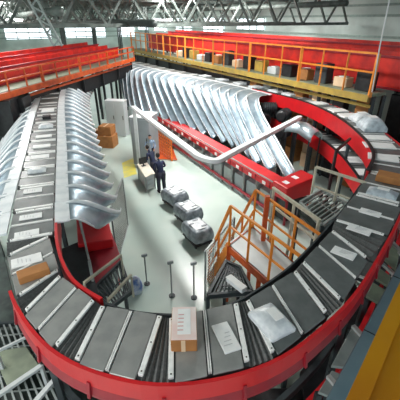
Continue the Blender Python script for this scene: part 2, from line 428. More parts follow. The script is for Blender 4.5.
# collecting frames under the chute ends --------------------------------------------------
def arm_pts(s_list, n_off, a_off, z):
    out = []
    for s in s_list:
        n = Nin(s); p = C(s) + n * (W(s) / 2 + .04 + n_off) + Vector((-n.y, n.x, 0)) * a_off; p.z = z; out.append(p)
    return out
pr = arm_pts(CH_R, 3.5, 5.6, 0)
p_a, p_b = U(292, 194, 1.5), U(132, 101, 1.5)
dr = (p_b - p_a).normalized(); nr_ = Vector((-dr.y, dr.x, 0))     # nr_ points to the left (open floor)
base = Vector((p_a.x, p_a.y, 0)); LR = (p_b - p_a).length
def RP(u, v, z): return base + dr * u + nr_ * v + Vector((0, 0, z))
t = thing('chute_end_frame', RP(LR / 2, -.25, 0), 'long red frame with white tags under the ends of the silver chutes', 'sorting frame')
m = MB(); m.hexa([RP(1.1, -.7, 1.18), RP(LR, -.7, 1.18), RP(LR, 0, 1.18), RP(1.1, 0, 1.18)], [RP(1.1, -.7, 1.50), RP(LR, -.7, 1.50), RP(LR, 0, 1.42), RP(1.1, 0, 1.42)])
m.build('red_rail', 'red', t, bevel=.02)
m = MB(); m.bar(RP(1.1, 0, .28), RP(LR, 0, .28), .08, .1); m.build('lower_rail', 'dark_red', t)
m = MB(); m.bar(RP(1.1, -.02, 1.52), RP(LR, -.02, 1.52), .05, .04); m.build('top_rail', 'grey', t)
nb = int((LR - 1.1) / .9)
for k in range(nb + 1):
    u = 1.12 + k * (LR - 1.1) / nb
    MB().bar(RP(u, -.03, 0), RP(u, -.03, 1.2), .08, .08).build('post', 'grey', t)
    if k < nb:
        MB().hexa([RP(u + .12, -.5, .05), RP(u + .78, -.5, .05), RP(u + .78, -.08, .05), RP(u + .12, -.08, .05)], [RP(u + .12, -.5, .95), RP(u + .78, -.5, .95), RP(u + .78, -.1, .9), RP(u + .12, -.1, .9)]).build('bin', 'cabinet_dark' if k % 3 else 'grey', t)
        MB().hexa([RP(u + .36, 0, 1.23), RP(u + .56, 0, 1.23), RP(u + .56, .015, 1.23), RP(u + .36, .015, 1.23)], [RP(u + .36, -.0, 1.36), RP(u + .56, -.0, 1.36), RP(u + .56, .015, 1.36), RP(u + .36, .015, 1.36)]).build('tag', 'paper', t)
        if k < 16: MB().bar(RP(u + .1, .01, 1.2), RP(u + .1, .01, 1.45), .04, .03).build('stile', 'dark_red', t)
# end box
t = thing('red_end_box', RP(.6, -.6, .0), 'bright red box with white stickers at the near end of the chute frame', 'machine housing')
def RQ(u, v, z): return RP(u + 1.25, v, z)
m = MB(); m.hexa([RQ(-1.0, -1.35, 1.05), RQ(-.22, -1.35, 1.05), RQ(-.22, 0.02, 1.05), RQ(-1.0, 0.02, 1.05)], [RQ(-1.0, -1.35, 1.8), RQ(-.22, -1.35, 1.8), RQ(-.22, 0.02, 1.6), RQ(-1.0, 0.02, 1.6)])
m.build('housing', 'red', t, bevel=.04, seg=2)
for u, v, w_ in ((-.62, -.25, 1.64), (-.55, -.75, 1.71)):
    MB().hexa([RQ(u - .13, v - .09, w_ - .1), RQ(u + .13, v - .09, w_ - .1), RQ(u + .13, v + .09, w_ - .1), RQ(u - .13, v + .09, w_ - .1)], [RQ(u - .13, v - .09, w_ + .02), RQ(u + .13, v - .09, w_ + .02), RQ(u + .13, v + .09, w_), RQ(u - .13, v + .09, w_)]).build('sticker', 'paper', t)
for u in (-.95, -.3):
    for v in (-1.25, -.1): MB().bar(RQ(u, v, 0), RQ(u, v, 1.07), .08).build('leg', 'dark_red', t)
MB().hexa([RQ(-.9, -1.2, .1), RQ(-.3, -1.2, .1), RQ(-.3, -.15, .1), RQ(-.9, -.15, .1)], [RQ(-.9, -1.2, .95), RQ(-.3, -1.2, .95), RQ(-.3, -.15, .95), RQ(-.9, -.15, .95)]).build('drive_unit', 'black', t)

# frame below the left inner chutes
q_a, q_b = U(112, 226, 2.1), U(86, 118, 2.1)
dl = (q_b - q_a).normalized(); nl = Vector((-dl.y, dl.x, 0)); LL = (q_b - q_a).length
def LP(u, v, z): return Vector((q_a.x, q_a.y, 0)) + dl * u + nl * v + Vector((0, 0, z))     # v>0 to the left (towards the deck)
t = thing('chute_end_frame', LP(LL / 2, .3, 0), 'red and dark frame under the chute ends of the left arm', 'sorting frame')
MB().hexa([LP(-.5, .05, 1.75), LP(LL, .05, 1.75), LP(LL, .9, 1.75), LP(-.5, .9, 1.75)], [LP(-.5, .05, 2.0), LP(LL, .05, 2.0), LP(LL, .9, 2.05), LP(-.5, .9, 2.05)]).build('red_rail', 'red', t, bevel=.02)
k = 0; u = -.45
while u < LL:
    MB().bar(LP(u, .1, 0), LP(u, .1, 1.76), .07).build('post', 'grey', t)
    MB().hexa([LP(u + .1, .2, .05), LP(u + .8, .2, .05), LP(u + .8, .8, .05), LP(u + .1, .8, .05)], [LP(u + .1, .2, 1.2), LP(u + .8, .2, 1.2), LP(u + .8, .8, 1.2), LP(u + .1, .8, 1.2)]).build('bin', 'dark_frame', t)
    u += .95; k += 1
MB().bar(LP(-.5, .05, .3), LP(LL, .05, .3), .06, .1).build('lower_rail', 'dark_red', t)

# ---------------------------------------------------------------- room
ea = Vector((-.5, .866, 0)); eb = Vector((.866, .5, 0))
def H(a, b, z=0): return ea * a + eb * b + Vector((0, 0, z))
struct(MB().hexa([H(-16, -34, -.2), H(-16, 24, -.2), H(62, 24, -.2), H(62, -34, -.2)], [H(-16, -34), H(-16, 24), H(62, 24), H(62, -34)]).build('floor', 'floor'))
CH = 8.4
struct(MB().hexa([H(-2, -34, CH), H(-2, 24, CH), H(62, 24, CH), H(62, -34, CH)], [H(-2, -34, CH + .2), H(-2, 24, CH + .2), H(62, 24, CH + .2), H(62, -34, CH + .2)]).build('ceiling', 'ceiling'))
def wall(name, p, q, inw):
    a, b = Vector(p), Vector(q); n = -Vector(inw).normalized() * .25
    w = struct(MB().hexa([a, b, b + n, a + n], [a + Vector((0, 0, CH)), b + Vector((0, 0, CH)), b + n + Vector((0, 0, CH)), a + n + Vector((0, 0, CH))]).build(name, 'wall'))
    return w
wall('wall_back', H(60, -34), H(60, 24), -ea)
wall('wall_right', H(-16, 22), H(60, 22), -eb)
wall('wall_left', H(6, -32), H(60, -32), eb)
# horizontal sheeting ribs and pilasters on the walls
nt_ = 1
for z in (4.6, 5.3, 6.0, 7.2, 7.8):
    struct(MB().bar(H(2, 21.93, z), H(59.8, 21.93, z), .10, .14).build('trim_%d' % nt_, 'wall_rib')); nt_ += 1
    struct(MB().bar(H(59.93, -31.9, z), H(59.93, 21.9, z), .10, .14).build('trim_%d' % nt_, 'wall_rib')); nt_ += 1
# windows
nw = 1
def window(P0, P1, z0, z1, inn):
    global nw
    o = struct(MB().hexa([P0 + Vector((0, 0, z0)), P1 + Vector((0, 0, z0)), P1 + inn * .06 + Vector((0, 0, z0)), P0 + inn * .06 + Vector((0, 0, z0))],
                  [P0 + Vector((0, 0, z1)), P1 + Vector((0, 0, z1)), P1 + inn * .06 + Vector((0, 0, z1)), P0 + inn * .06 + Vector((0, 0, z1))]).build('window_%d' % nw, 'window_glass'))
    fr = MB(); d = (P1 - P0); i2 = inn * .08
    for f in (0, .25, .5, .75, 1.): fr.bar(P0 + d * f + i2 + Vector((0, 0, z0)), P0 + d * f + i2 + Vector((0, 0, z1)), .12, .08)
    for z in (z0, z1): fr.bar(P0 + i2 + Vector((0, 0, z)), P1 + i2 + Vector((0, 0, z)), .1, .12)
    fr.build('window_frame', 'wall_rib', o); nw += 1
b = -30
while b < 20: window(H(59.95, b), H(59.95, b + 6.2), 4.4, 6.6, -ea); b += 8.2
for a0, z0, z1 in ((33, 4.6, 6.7), (40, 4.6, 6.7), (47, 4.6, 6.7), (53.5, 4.6, 6.7), (26.5, 5.2, 6.6)): window(H(a0, 21.95), H(a0 + 4.2, 21.95), z0 + .9, z1 + .5, -eb)
b = 8
for a0 in (14, 22, 30, 38, 46): window(H(a0, -31.95), H(a0 + 6, -31.95), 4.4, 6.4, eb)
# roof trusses across the hall
ta = 17; k = 0
while ta < 60:
    t = thing('roof_truss', H(ta, -5, 7.6), 'grey steel roof truss under the ceiling, %s from the camera' % nth(k), 'roof truss')
    MB().bar(H(ta, -31, 6.75), H(ta, 21, 6.75), .22, .16).build('bottom_chord', 'truss', t)
    MB().bar(H(ta, -31, 8.2), H(ta, 21, 8.2), .22, .16).build('top_chord', 'truss', t)
    m = MB(); b = -31
    while b < 21: m.bar(H(ta, b, 6.75), H(ta, b + 1, 8.2), .1); m.bar(H(ta, b + 1, 8.2), H(ta, b + 2, 6.75), .1); b += 2
    m.build('web', 'truss', t); ta += 4.8; k += 1
# purlins / services along the hall
for k, (b, z, w, mm) in enumerate([(-26, 7.5, .35, 'truss'), (-20.5, 8.3, .5, 'truss_dark'), (-17, 7.5, .25, 'truss'), (-12, 8.0, .5, 'truss'), (-8, 7.55, .3, 'truss_dark'), (-4.5, 8.4, .6, 'truss_dark'), (-1, 7.5, .25, 'truss'), (2.5, 7.9, .3, 'truss'), (6, 7.5, .3, 'truss_dark'), (17, 8.4, .3, 'truss')]):
    z -= .65; t = thing('ceiling_duct', H(35, b, z), 'service duct under the roof, %s from the left wall' % nth(k).replace('nearest', 'first'), 'ceiling duct')
    MB().tube([H(14, b, z), H(59.8, b, z)], w / 2, 10).build('duct', mm, t, smooth=True)
    a = 16
    while a < 59: MB().bar(H(a, b, z + w / 2 - .03), H(a, b, CH), .03).build('hanger', 'truss_dark', t); a += 6
# roof lamps
for k, (a, b) in enumerate([(24, -22), (24, -10), (24, 2), (26, 12), (36, -22), (36, -10), (36, 2), (36, 14), (48, -22), (48, -8), (48, 6)]):
    t = thing('ceiling_lamp', H(a, b, 6.9), 'white strip lamp hanging among the roof trusses, %s in the row' % nth(k).replace('nearest', 'first'), 'ceiling lamp')
    MB().box(H(a, b, 6.92), (.2, 1.9, .05), R(30)).build('lamp_tube', 'lamp_glow', t)
    MB().box(H(a, b, 7.0), (.34, 2.0, .1), R(30)).build('lamp_housing', 'white_paint', t)
    MB().bar(H(a, b, 7.02), H(a, b, CH), .03).build('hanger', 'truss_dark', t)
# columns of the hall
for k, (px, a) in enumerate([(118, 40), (146, 42), (182, 44), (240, 45), (176, 50), (60, 42), (92, 46)]):
    x = (px - 200) / F
    # walk along the view ray at eye level to distance a
    d = Vector((x, math.cos(PITCH) + (181 / F) * math.sin(PITCH), 0)).normalized(); p = d * a
    t = thing('hall_column', (p.x, p.y, 0), 'dark steel hall column rising behind the red conveyors, %s in the rank' % ORD[k].replace('nearest', 'first'), 'column')
    m = MB(); m.box((p.x, p.y, CH / 2), (.08, .34, CH)); m.box((p.x - .16, p.y, CH / 2), (.05, .4, CH)); m.box((p.x + .16, p.y, CH / 2), (.05, .4, CH)); m.build('column_shaft', 'truss_dark', t)
    m = MB(); m.bar((p.x, p.y, 6.2), (p.x - 1.1, p.y, 7.6), .1); m.bar((p.x, p.y, 6.2), (p.x + 1.1, p.y, 7.6), .1); m.build('brace', 'truss_dark', t)
    MB().box((p.x, p.y, .03), (.6, .6, .06)).build('base_plate', 'truss_dark', t)

# ---------------------------------------------------------------- raised walkways with red conveyors behind
def walkway(A, B, back, zt, nm, lab, rail=1.5, sp=1.3, beam='olive', railm='orange', w=1.1):
    d = (B - A); L = d.length; d = d.normalized(); back = back.normalized()
    def Q(u, v, z): q = A + d * u + back * v; return Vector((q.x, q.y, z))
    t = thing('walkway', Q(L / 2, w / 2, 0), lab, 'walkway')
    MB().hexa([Q(0, 0, zt - .12), Q(L, 0, zt - .12), Q(L, w, zt - .12), Q(0, w, zt - .12)], [Q(0, 0, zt), Q(L, 0, zt), Q(L, w, zt), Q(0, w, zt)]).build('deck', 'green_plate', t)
    MB().bar(Q(0, -.03, zt - .16), Q(L, -.03, zt - .16), .1, .26).build('edge_beam', beam, t)
    MB().bar(Q(0, .25, zt - .5), Q(L, .25, zt - .5), .1, .12).build('lower_beam', beam, t)
    K = 9. if nm == 'r' else 0.
    MB().hexa([Q(K, .4, zt - 1.4), Q(L, .4, zt - 1.4), Q(L, .45, zt - 1.4), Q(K, .45, zt - 1.4)], [Q(K, .4, zt - .56), Q(L, .4, zt - .56), Q(L, .45, zt - .56), Q(K, .45, zt - .56)]).build('shade_panel', 'black', t)  # black sheet put in for the shade under the walkway deck
    for z in (zt + rail, zt + rail * .55): MB().bar(Q(0, 0, z), Q(L, 0, z), .07).build('handrail', railm, t)
    n = int(L / sp)
    for k in range(n + 1): MB().bar(Q(k * L / n, 0, zt - .1), Q(k * L / n, 0, zt + rail), .06 if k % 3 else .12).build('post', railm, t)
    n = int(L / 2.6)
    for k in range(n + 1):
        for v in (.3, w - .1): MB().bar(Q(k * L / n, v, 0), Q(k * L / n, v, zt - .12), .14).build('column', 'black', t)
    return Q
def red_line(A, B, back, z0, z1, off, lab, wd=.9, m='red_far'):
    d = (B - A); L = d.length; d = d.normalized(); back = back.normalized()
    def Q(u, v, z): q = A + d * u + back * (off + v); return Vector((q.x, q.y, z))
    t = thing('red_conveyor', Q(L / 2, wd / 2, 0), lab, 'conveyor')
    MB().hexa([Q(0, 0, z0), Q(L, 0, z0), Q(L, .06, z0), Q(0, .06, z0)], [Q(0, 0, z1), Q(L, 0, z1), Q(L, .06, z1), Q(0, .06, z1)]).build('front_guard', m, t)
    MB().hexa([Q(0, wd, z0), Q(L, wd, z0), Q(L, wd + .06, z0), Q(0, wd + .06, z0)], [Q(0, wd, z1 + .15), Q(L, wd, z1 + .15), Q(L, wd + .06, z1 + .15), Q(0, wd + .06, z1 + .15)]).build('rear_guard', m, t)
    MB().hexa([Q(0, .06, z0 + .1), Q(L, .06, z0 + .1), Q(L, wd, z0 + .1), Q(0, wd, z0 + .1)], [Q(0, .06, z0 + .16), Q(L, .06, z0 + .16), Q(L, wd, z0 + .16), Q(0, wd, z0 + .16)]).build('belt', 'bellows', t)
    mm = MB(); mm.bar(Q(0, -.03, z1), Q(L, -.03, z1), .1, .08); mm.bar(Q(0, -.03, z0), Q(L, -.03, z0), .1, .08); mm.build('flange', 'dark_red' if m == 'red_far' else 'orange', t)
    n = max(2, int(L / 3.2))
    for k in range(n + 1): MB().bar(Q(.1 + k * (L - .2) / n, wd / 2, 0), Q(.1 + k * (L - .2) / n, wd / 2, z0 + .1), .16).build('column', 'black', t)
    return Q
A_ = Vector((6.75, 13.9, 0)); B_ = Vector((-7.0, 38.2, 0)); bk = Vector((.85, .52, 0))
QW = walkway(A_, B_, bk, 4.35, 'r', 'long raised walkway with orange railing behind the right arm of the loop')
red_line(A_ + (B_ - A_).normalized() * -4.0, B_, bk, 4.35, 5.6, 1.9, 'tall red conveyor guard running behind the orange railing')
red_line(A_ + (B_ - A_).normalized() * 1.5, B_ , bk, 4.9, 5.85, 4.2, 'second red conveyor line, higher and behind the first at right')
rnd = random.Random(4)
for k in range(16):
    q = QW(.7 + k * 1.15, .62, 4.35); col, hgt = [('black', .75), ('card_light', .4), ('dark_frame', .85), ('card', .5), ('black', .6), ('grey_light', .35), ('olive', .6)][k % 7]
    crt = col.startswith('card') or col == 'grey_light'
    t = thing('carton' if crt else 'motor_unit', (q.x, q.y, 4.35), ('carton standing on the right walkway behind the orange railing, %s from its near end' if crt else 'dark motor unit on the right walkway, %s from its near end') % nth(k), 'carton' if crt else 'motor')
    MB().box((q.x, q.y, 4.351 + hgt / 2), (.7, .5, hgt), R(120)).build('carton_body' if crt else 'unit_body', col, t, bevel=.03)
    MB().box((q.x, q.y, 4.351 + hgt + .02), (.3 if crt else .45, .3, .04), R(120)).build('label_sheet' if crt else 'unit_cap', 'paper' if crt else 'dark_red', t)
A2 = Vector((-10.6, 12.0, 0)); B2 = Vector((-7.7, 33, 0)); bk2 = Vector((-.97, .2, 0))
# left side: line crossing behind the end of the left arm
A3 = U(-12, 96, 4.3); B3 = U(134, 57, 4.3); d3 = (B3 - A3).normalized(); bk3 = Vector((-d3.y, d3.x, 0))
walkway(A3, B3, bk3, 4.3, 'l', 'raised walkway with orange edge crossing behind the left arm', rail=.75, sp=1.2, beam='orange_red', railm='orange_red')
red_line(A3, B3, bk3, 4.3, 5.0, 1.3, 'red conveyor on the left walkway just behind its railing')
red_line(A3, B3, bk3, 4.6, 5.2, 3.0, 'red conveyor line further back on the left side')
# goods and dark machines under the right walkway
under = []
for k in range(13):
    u = .6 + k * 1.25; col = ['card', 'black', 'card_light', 'card', 'dark_frame', 'grey'][k % 6]
    q = QW(u, .75, 0); zz = 2.5
    t = thing('stacked_carton' if col.startswith('card') else 'machine_cabinet', (q.x, q.y, 0),
              ('brown carton stack on a rack under the right walkway, %s from its near end' if col.startswith('card') else 'dark machine cabinet under the right walkway, %s from its near end') % nth(k), 'carton stack' if col.startswith('card') else 'cabinet', None)
    for j in range(5): MB().box((q.x, q.y, .42 + .82 * j), (.75 - .04 * j, .75 - .05 * j, .8), R(30) + .05 * j).build('carton' if col.startswith('card') else 'cabinet_section', col, t, bevel=.02)
for k, (x, y, h) in enumerate([(9.6, 15.2, 4.1), (9.9, 12.9, 3.0), (11.0, 17.2, 4.1)]):  # dark blocks added so the gap past the walkway end reads dark
    t = thing('machine_cabinet', (x, y, 0), ['dark machine cabinet behind the bundled parcel at the right edge', 'dark cabinet outside the right bend at the right edge, lowest of three', 'dark machine cabinet at the right edge, furthest back below the walkway end'][k], 'cabinet')
    MB().box((x, y, h / 2), (1.7, 1.6, h), R(30)).build('cabinet_body', 'black', t, bevel=.03)
    MB().box((x - .45, y - .78, h / 2), (1.0, .05, h * .7), R(30)).build('door', 'dark_frame', t)
# dark machine cabinets at the upper left
for k, (px, py, h) in enumerate([(-6, 101, 4.0), (8, 99, 3.9), (19, 104, 3.3)]):
    p = U(px, py, h); t = thing('machine_cabinet', (p.x, p.y + .5, 0), ['tall black machine cabinet at the left edge, outermost of three', 'black machine cabinet with pale slats at upper left', 'lower black machine cabinet next to the left arm chutes'][k], 'cabinet')
    MB().box((p.x, p.y + .6, h / 2), (1.0, 1.2, h), R(8)).build('cabinet_body', 'black', t, bevel=.03)
    if k == 1:
        for j in range(3): MB().box((p.x - .3 + .28 * j, p.y - .06 + .03 * j, 2.9), (.09, .03, 1.0), R(8)).build('slat', 'grey_light', t)
    MB().box((p.x, p.y - .01, 1.6), (.7, .04, 1.8), R(8)).build('door', 'dark_frame', t)

# ---------------------------------------------------------------- white cable duct over the floor
zB = 3.2
P1, P2, P2b, P3 = U(133, 107, zB), U(198, 156, zB), U(217, 160.5, zB), U(300, 117, zB)
t = thing('cable_duct', (P1.x, P1.y, 0), 'white overhead cable duct bending across the open floor', 'cable duct')
pts = [P1] + catmull([P1.lerp(P2, .93), P2, (P2 + P2b) / 2 + Vector((0, -.12, 0)), P2b, P2b.lerp(P3, .07)], 6) + [P3]
fr = []
for i, p in enumerate(pts):
    d = (pts[min(i + 1, len(pts) - 1)] - pts[max(0, i - 1)]).normalized(); fr.append((p, Vector((d.y, -d.x, 0))))
MB().sweep(fr, [(-.1, -.06), (.1, -.06), (.1, .06), (-.1, .06)]).build('duct_body', 'white_paint', t)
MB().sweep([(o + Vector((0, 0, -.075)), s_) for o, s_ in fr], [(-.09, -.02), (.09, -.02), (.09, 0.02), (-.09, 0.02)]).build('duct_tray', 'grey', t)
MB().bar(P1 + Vector((.05, 0, 0)), Vector((P1.x + .05, P1.y, 0)), .16).build('post', 'grey_light', t)

# ---------------------------------------------------------------- cabinets, boxes, desk
def cab(px0, px1, pyb, h, depth, rz, name, label, m, top='white_paint', doors=1, dz=None):
    a, b = U(px0, pyb, 0), U(px1, pyb, 0); w = (b - a).length; c = (a + b) / 2 + Vector((0, depth / 2, 0))
    t = thing(name, (c.x, c.y, 0), label, 'cabinet', None, rz)
    def lb(m_, cx, cy, cz, sx, sy, sz):
        mm = Matrix.Rotation(rz, 3, 'Z'); v = mm @ Vector((cx, cy, 0)); m_.box((c.x + v.x, c.y + v.y, cz), (sx, sy, sz), rz); return m_
    lb(MB(), 0, 0, h / 2, w, depth, h).build('cabinet_body', m, t, bevel=.015)
    lb(MB(), 0, 0, h + .02, w + .04, depth + .04, .05).build('top_panel', top, t)
    for k in range(doors):
        dw = w / doors; d = lb(MB(), -w / 2 + dw * (k + .5), -depth / 2 - .012, h / 2 + .02, dw - .05, .03, h - .2).build('door', m, t, bevel=.008)
        lb(MB(), -w / 2 + dw * (k + .5) + dw * .35, -depth / 2 - .04, h * .55, .04, .03, .25).build('handle', 'bolt', d)
    return t
cab(109, 128, 136, 2.3, .6, R(-12), 'storage_cabinet', 'pale grey double-door cabinet behind the brown cartons', 'cabinet', doors=2)
cab(136, 155, 165, 2.55, 1.3, R(-14), 'control_cabinet', 'tall grey control cabinet standing behind the work desk', 'cabinet_dark', doors=1)
# cartons on the floor
p = U(107, 148, 0)
for k, (dx, dy, z0, s, mm, lb) in enumerate([(0, 0, 0, (1.0, .9, .75), 'card', 'brown carton on the floor, lowest of the pile left of the cabinet'), (.02, .05, .76, (.8, .8, .55), 'card', 'brown carton on top of the floor pile left of the cabinet'), (-.75, .5, 0, (.55, .6, .9), 'card', 'narrow brown carton behind the pile by the left chutes')]):
    t = thing('carton', (p.x + dx, p.y + dy + .4, z0), lb, 'carton')
    MB().box((p.x + dx, p.y + dy + .4, z0 + s[2] / 2), s, R(-8)).build('carton_body', mm, t, bevel=.02)
    MB().box((p.x + dx, p.y + dy + .4, z0 + s[2] + .003), (s[0] * .12, s[1] * .98, .006), R(-8)).build('tape', 'card_light', t)
# orange netting leaning by the chute frame
n0, n1 = U(152, 134, 0), U(174, 160, 0); n2, n3 = U(147, 130, 0), U(160, 128, 0)
t = thing('orange_net_barrier', (n0.x, n0.y, 0), 'bright orange mesh barrier standing behind the desk', 'barrier')
fa, fb = U(150, 149, 0), U(177, 150, 0)
m = MB(); hh = 1.35
fa, fb = U(148, 146, 0), U(172, 161, 0)
for k in range(15):
    q = fa.lerp(fb, k / 14); m.bar(q + Vector((0, 0, .05)), q + Vector((0, .1, hh)), .05)
for k in range(8):
    z = .08 + k * (hh - .1) / 7; m.bar(fa + Vector((0, z * .07, z)), fb + Vector((0, z * .07, z)), .05)
m.build('net', 'mesh_orange', t)
MB().bar(fa, fa + Vector((0, .1, hh + .1)), .07).build('post', 'mesh_orange', t); MB().bar(fb, fb + Vector((0, .1, hh + .1)), .07).build('post', 'mesh_orange', t)
MB().hexa([U(*p_, 0) for p_ in ((151, 158), (177, 160), (168, 134), (149, 131))], [U(*p_, .06) for p_ in ((151, 158), (177, 160), (168, 134), (149, 131))]).build('net_on_floor', 'orange_red', t)
# yellow marking
a, b, c, d = U(122, 163, .004), U(133, 158, .004), U(137, 174, .004), U(124, 178, .004)
tag(MB().hexa([a, b, c, d], [v + Vector((0, 0, .006)) for v in (a, b, c, d)]).build('floor_marking', 'yellow_paint'), 'worn yellow painted patch on the floor left of the desk', 'floor marking')
# desk
def desk():
    D0, D1, D2, D3 = U(137, 164, .8), U(146, 160.5, .8), U(155, 173, .8), U(145.5, 177, .8)
    c = (D0 + D1 + D2 + D3) / 4
    t = thing('work_desk', (c.x, c.y, 0), 'pale work desk with grey pedestal where two people stand', 'desk')
    MB().hexa([v - Vector((0, 0, .04)) for v in (D0, D3, D2, D1)], [D0, D3, D2, D1]).build('desk_top', 'desk_top', t, bevel=.008)
    def ins(f, z): return [Vector((*(v.lerp(c, f)).xy, z)) for v in (D0, D3, D2, D1)]
    MB().hexa(ins(.12, .06), ins(.12, .755)).build('pedestal', 'grey_light', t, bevel=.01)
    q = D3.lerp(D2, .5); q0 = D3.lerp(c, .1); q1 = D2.lerp(c, .1)
    for k in range(3):
        z = .15 + k * .21; MB().bar(Vector((*q0.lerp(q1, .12).xy, z + .08)), Vector((*q0.lerp(q1, .88).xy, z + .08)), .05, .17).build('drawer', 'cabinet', t)
    for v in (D0, D1, D2, D3):
        w_ = v.lerp(c, .07); MB().bar(Vector((w_.x, w_.y, 0)), Vector((w_.x, w_.y, .76)), .05).build('leg', 'grey', t)
    return c
dc = desk()
# monitor on desk
t = thing('monitor', (dc.x - .15, dc.y + .3, .8), 'small dark monitor standing on the work desk', 'monitor')
MB().box((dc.x - .15, dc.y + .3, 1.08), (.42, .05, .3), R(40)).build('screen', 'black', t)
MB().bar((dc.x - .15, dc.y + .3, .81), (dc.x - .15, dc.y + .3, .95), .05).build('stand', 'bolt', t)
MB().box((dc.x - .15, dc.y + .3, .81), (.2, .15, .02), R(40)).build('base', 'bolt', t)

# ---------------------------------------------------------------- people
def skin_chain(name, nodes, edges, m, parent, root=0, sub=2):
    me = bpy.data.meshes.new(name); me.from_pydata([n[0] for n in nodes], edges, []); me.update()
    o = bpy.data.objects.new(name, me); COL.objects.link(o); o.parent = parent
    md = o.modifiers.new('skin', 'SKIN'); md.use_smooth_shade = True
    sv = me.skin_vertices[0].data
    for i, n in enumerate(nodes):
        r = n[1]; r = r if isinstance(r, tuple) else (r, r); sv[i].radius = r; sv[i].use_root = (i == root)
    s_ = o.modifiers.new('sub', 'SUBSURF'); s_.levels = sub; s_.render_levels = sub
    me.materials.append(M[m]); return o
def person(loc, rz, label, top, legs, lean, armL, armR, h=1.72):
    t = thing('person', loc, label, 'person', None, rz)
    k = h / 1.72
    def v(x, y, z): return (x * k, y * k, z * k)
    ly = lean
    # body: pelvis first; faces -y direction = front is +y
    chest = v(0, .06 + ly * .55, 1.25); neck = v(0, .07 + ly * .95, 1.44); 
    N = [(v(0, 0, .95), (.15, .11)), (v(0, .02 + ly * .25, 1.1), (.135, .10)), (chest, (.165, .115)), (neck, .055), (v(0, .09 + ly * 1.1, 1.52), .055)]
    E_ = [(0, 1), (1, 2), (2, 3), (3, 4)]
    hands = []
    for sg, arm in ((-1, armL), (1, armR)):
        i = len(N); N.append((v(sg * .19, .05 + ly * .8, 1.38), .065)); E_.append((2, i))
        el = v(sg * arm[0][0], arm[0][1], arm[0][2]); ha = v(sg * arm[1][0], arm[1][1], arm[1][2])
        N.append((el, .048)); E_.append((i, i + 1)); N.append((ha, .034)); E_.append((i + 1, i + 2)); hands.append((Vector(el), Vector(ha), sg))
    for sg in (-1, 1):
        i = len(N); N.append((v(sg * .1, 0, .86), .10)); E_.append((0, i)); N.append((v(sg * .12, .03, .48), .07)); E_.append((i, i + 1)); N.append((v(sg * .13, -.02, .10), .05)); E_.append((i + 1, i + 2))
        N.append((v(sg * .14, .12, .04), .04)); E_.append((i + 2, i + 3))
    body = skin_chain('body', N, E_, top, t)
    # trousers over the legs
    for sg in (-1, 1):
        m = MB().tube([v(sg * .075, -.0, .97), v(sg * .1, 0, .82), v(sg * .12, .035, .48), v(sg * .13, -.02, .09)], [.125 * k, .115 * k, .088 * k, .075 * k], 14); m.build('trouser_leg', legs, None, smooth=True).parent = t
        m = MB().tube([v(sg * .13, -.07, .045), v(sg * .135, .05, .05), v(sg * .145, .17, .035)], [.045 * k, .05 * k, .035 * k], 10); m.build('shoe', 'shoe', None, smooth=True).parent = t
    hc = Vector(v(0, .12 + ly * 1.25, 1.62))
    # head
    def ball(c, r, sc, name, mt, par, cut=None):
        bm = bmesh.new(); bmesh.ops.create_uvsphere(bm, u_segments=20, v_segments=14, radius=1)
        for q in bm.verts:
            q.co = Vector((q.co.x * sc[0], q.co.y * sc[1], q.co.z * sc[2])) * r + Vector(c)
        if cut: bmesh.ops.delete(bm, geom=[q for q in bm.verts if cut(q.co - Vector(c))], context='VERTS')
        me = bpy.data.meshes.new(name); bm.to_mesh(me); bm.free(); me.materials.append(M[mt])
        for pl in me.polygons: pl.use_smooth = True
        o = bpy.data.objects.new(name, me); COL.objects.link(o); o.parent = par; return o
    hd = ball(hc, .1 * k, (.80, .95, 1.15), 'head', 'skin', t)
    ball(hc + Vector((0, -.012, .02)) * k, .108 * k, (.84, .98, 1.12), 'hair', 'hair', hd, cut=lambda q: q.y > .045 and q.z < .05)
    for sg in (-1, 1):
        ball(hc + Vector((sg * .032, .088, .01)) * k, .012 * k, (1, .6, .8), 'eye', 'bolt', hd)
        ball(hc + Vector((sg * .082, .0, -.0)) * k, .025 * k, (.4, .8, 1.2), 'ear', 'skin', hd)
    ball(hc + Vector((0, .1, -.02)) * k, .016 * k, (.8, 1.2, 1.3), 'nose', 'skin', hd)
    ball(hc + Vector((0, .085, -.062)) * k, .022 * k, (1.1, .5, .3), 'mouth', 'ink_red', hd)
    for el, ha, sg in hands:
        d = (ha - el).normalized(); x = d.cross(Vector((0, 0, 1))).normalized() * -sg
        hN = [(ha - d * .01, .03), (ha + d * .06, (.038, .02))]; hE = [(0, 1)]
        for j, (o_, l_) in enumerate(((-.03, .062), (-.01, .075), (.01, .07), (.03, .055))):
            i = len(hN); b_ = ha + d * .085 + x * o_; hN.append((b_, .0095)); hN.append((b_ + d * l_ * .55 + Vector((0, 0, -.012)), .009)); hN.append((b_ + d * l_ * .9 + Vector((0, 0, -.035)), .008))
            hE += [(1, i), (i, i + 1), (i + 1, i + 2)]
        i = len(hN); hN.append((ha + d * .03 - x * .04, .011)); hN.append((ha + d * .065 - x * .062, .009)); hE += [(0, i), (i, i + 1)]
        skin_chain('hand', hN, hE, 'skin', t, sub=1)
    return t
pp = U(162, 192, 0)
person((pp.x, pp.y, 0), R(28), 'person in dark navy work clothes leaning at the near end of the desk', 'navy', 'trousers', .12, ((.27, .12, 1.12), (.2, .40, 1.0)), ((.27, .16, 1.12), (.14, .42, 1.0)), 1.78)
pp2 = U(154.5, 180, 0)
person((pp2.x, pp2.y + .1, 0), R(55), 'person in dark clothes beside the desk, behind the other worker', 'navy', 'trousers', .2, ((.27, .14, 1.1), (.17, .42, 1.0)), ((.27, .18, 1.1), (.17, .40, 1.02)), 1.68)
pp3 = U(146, 172, 0)
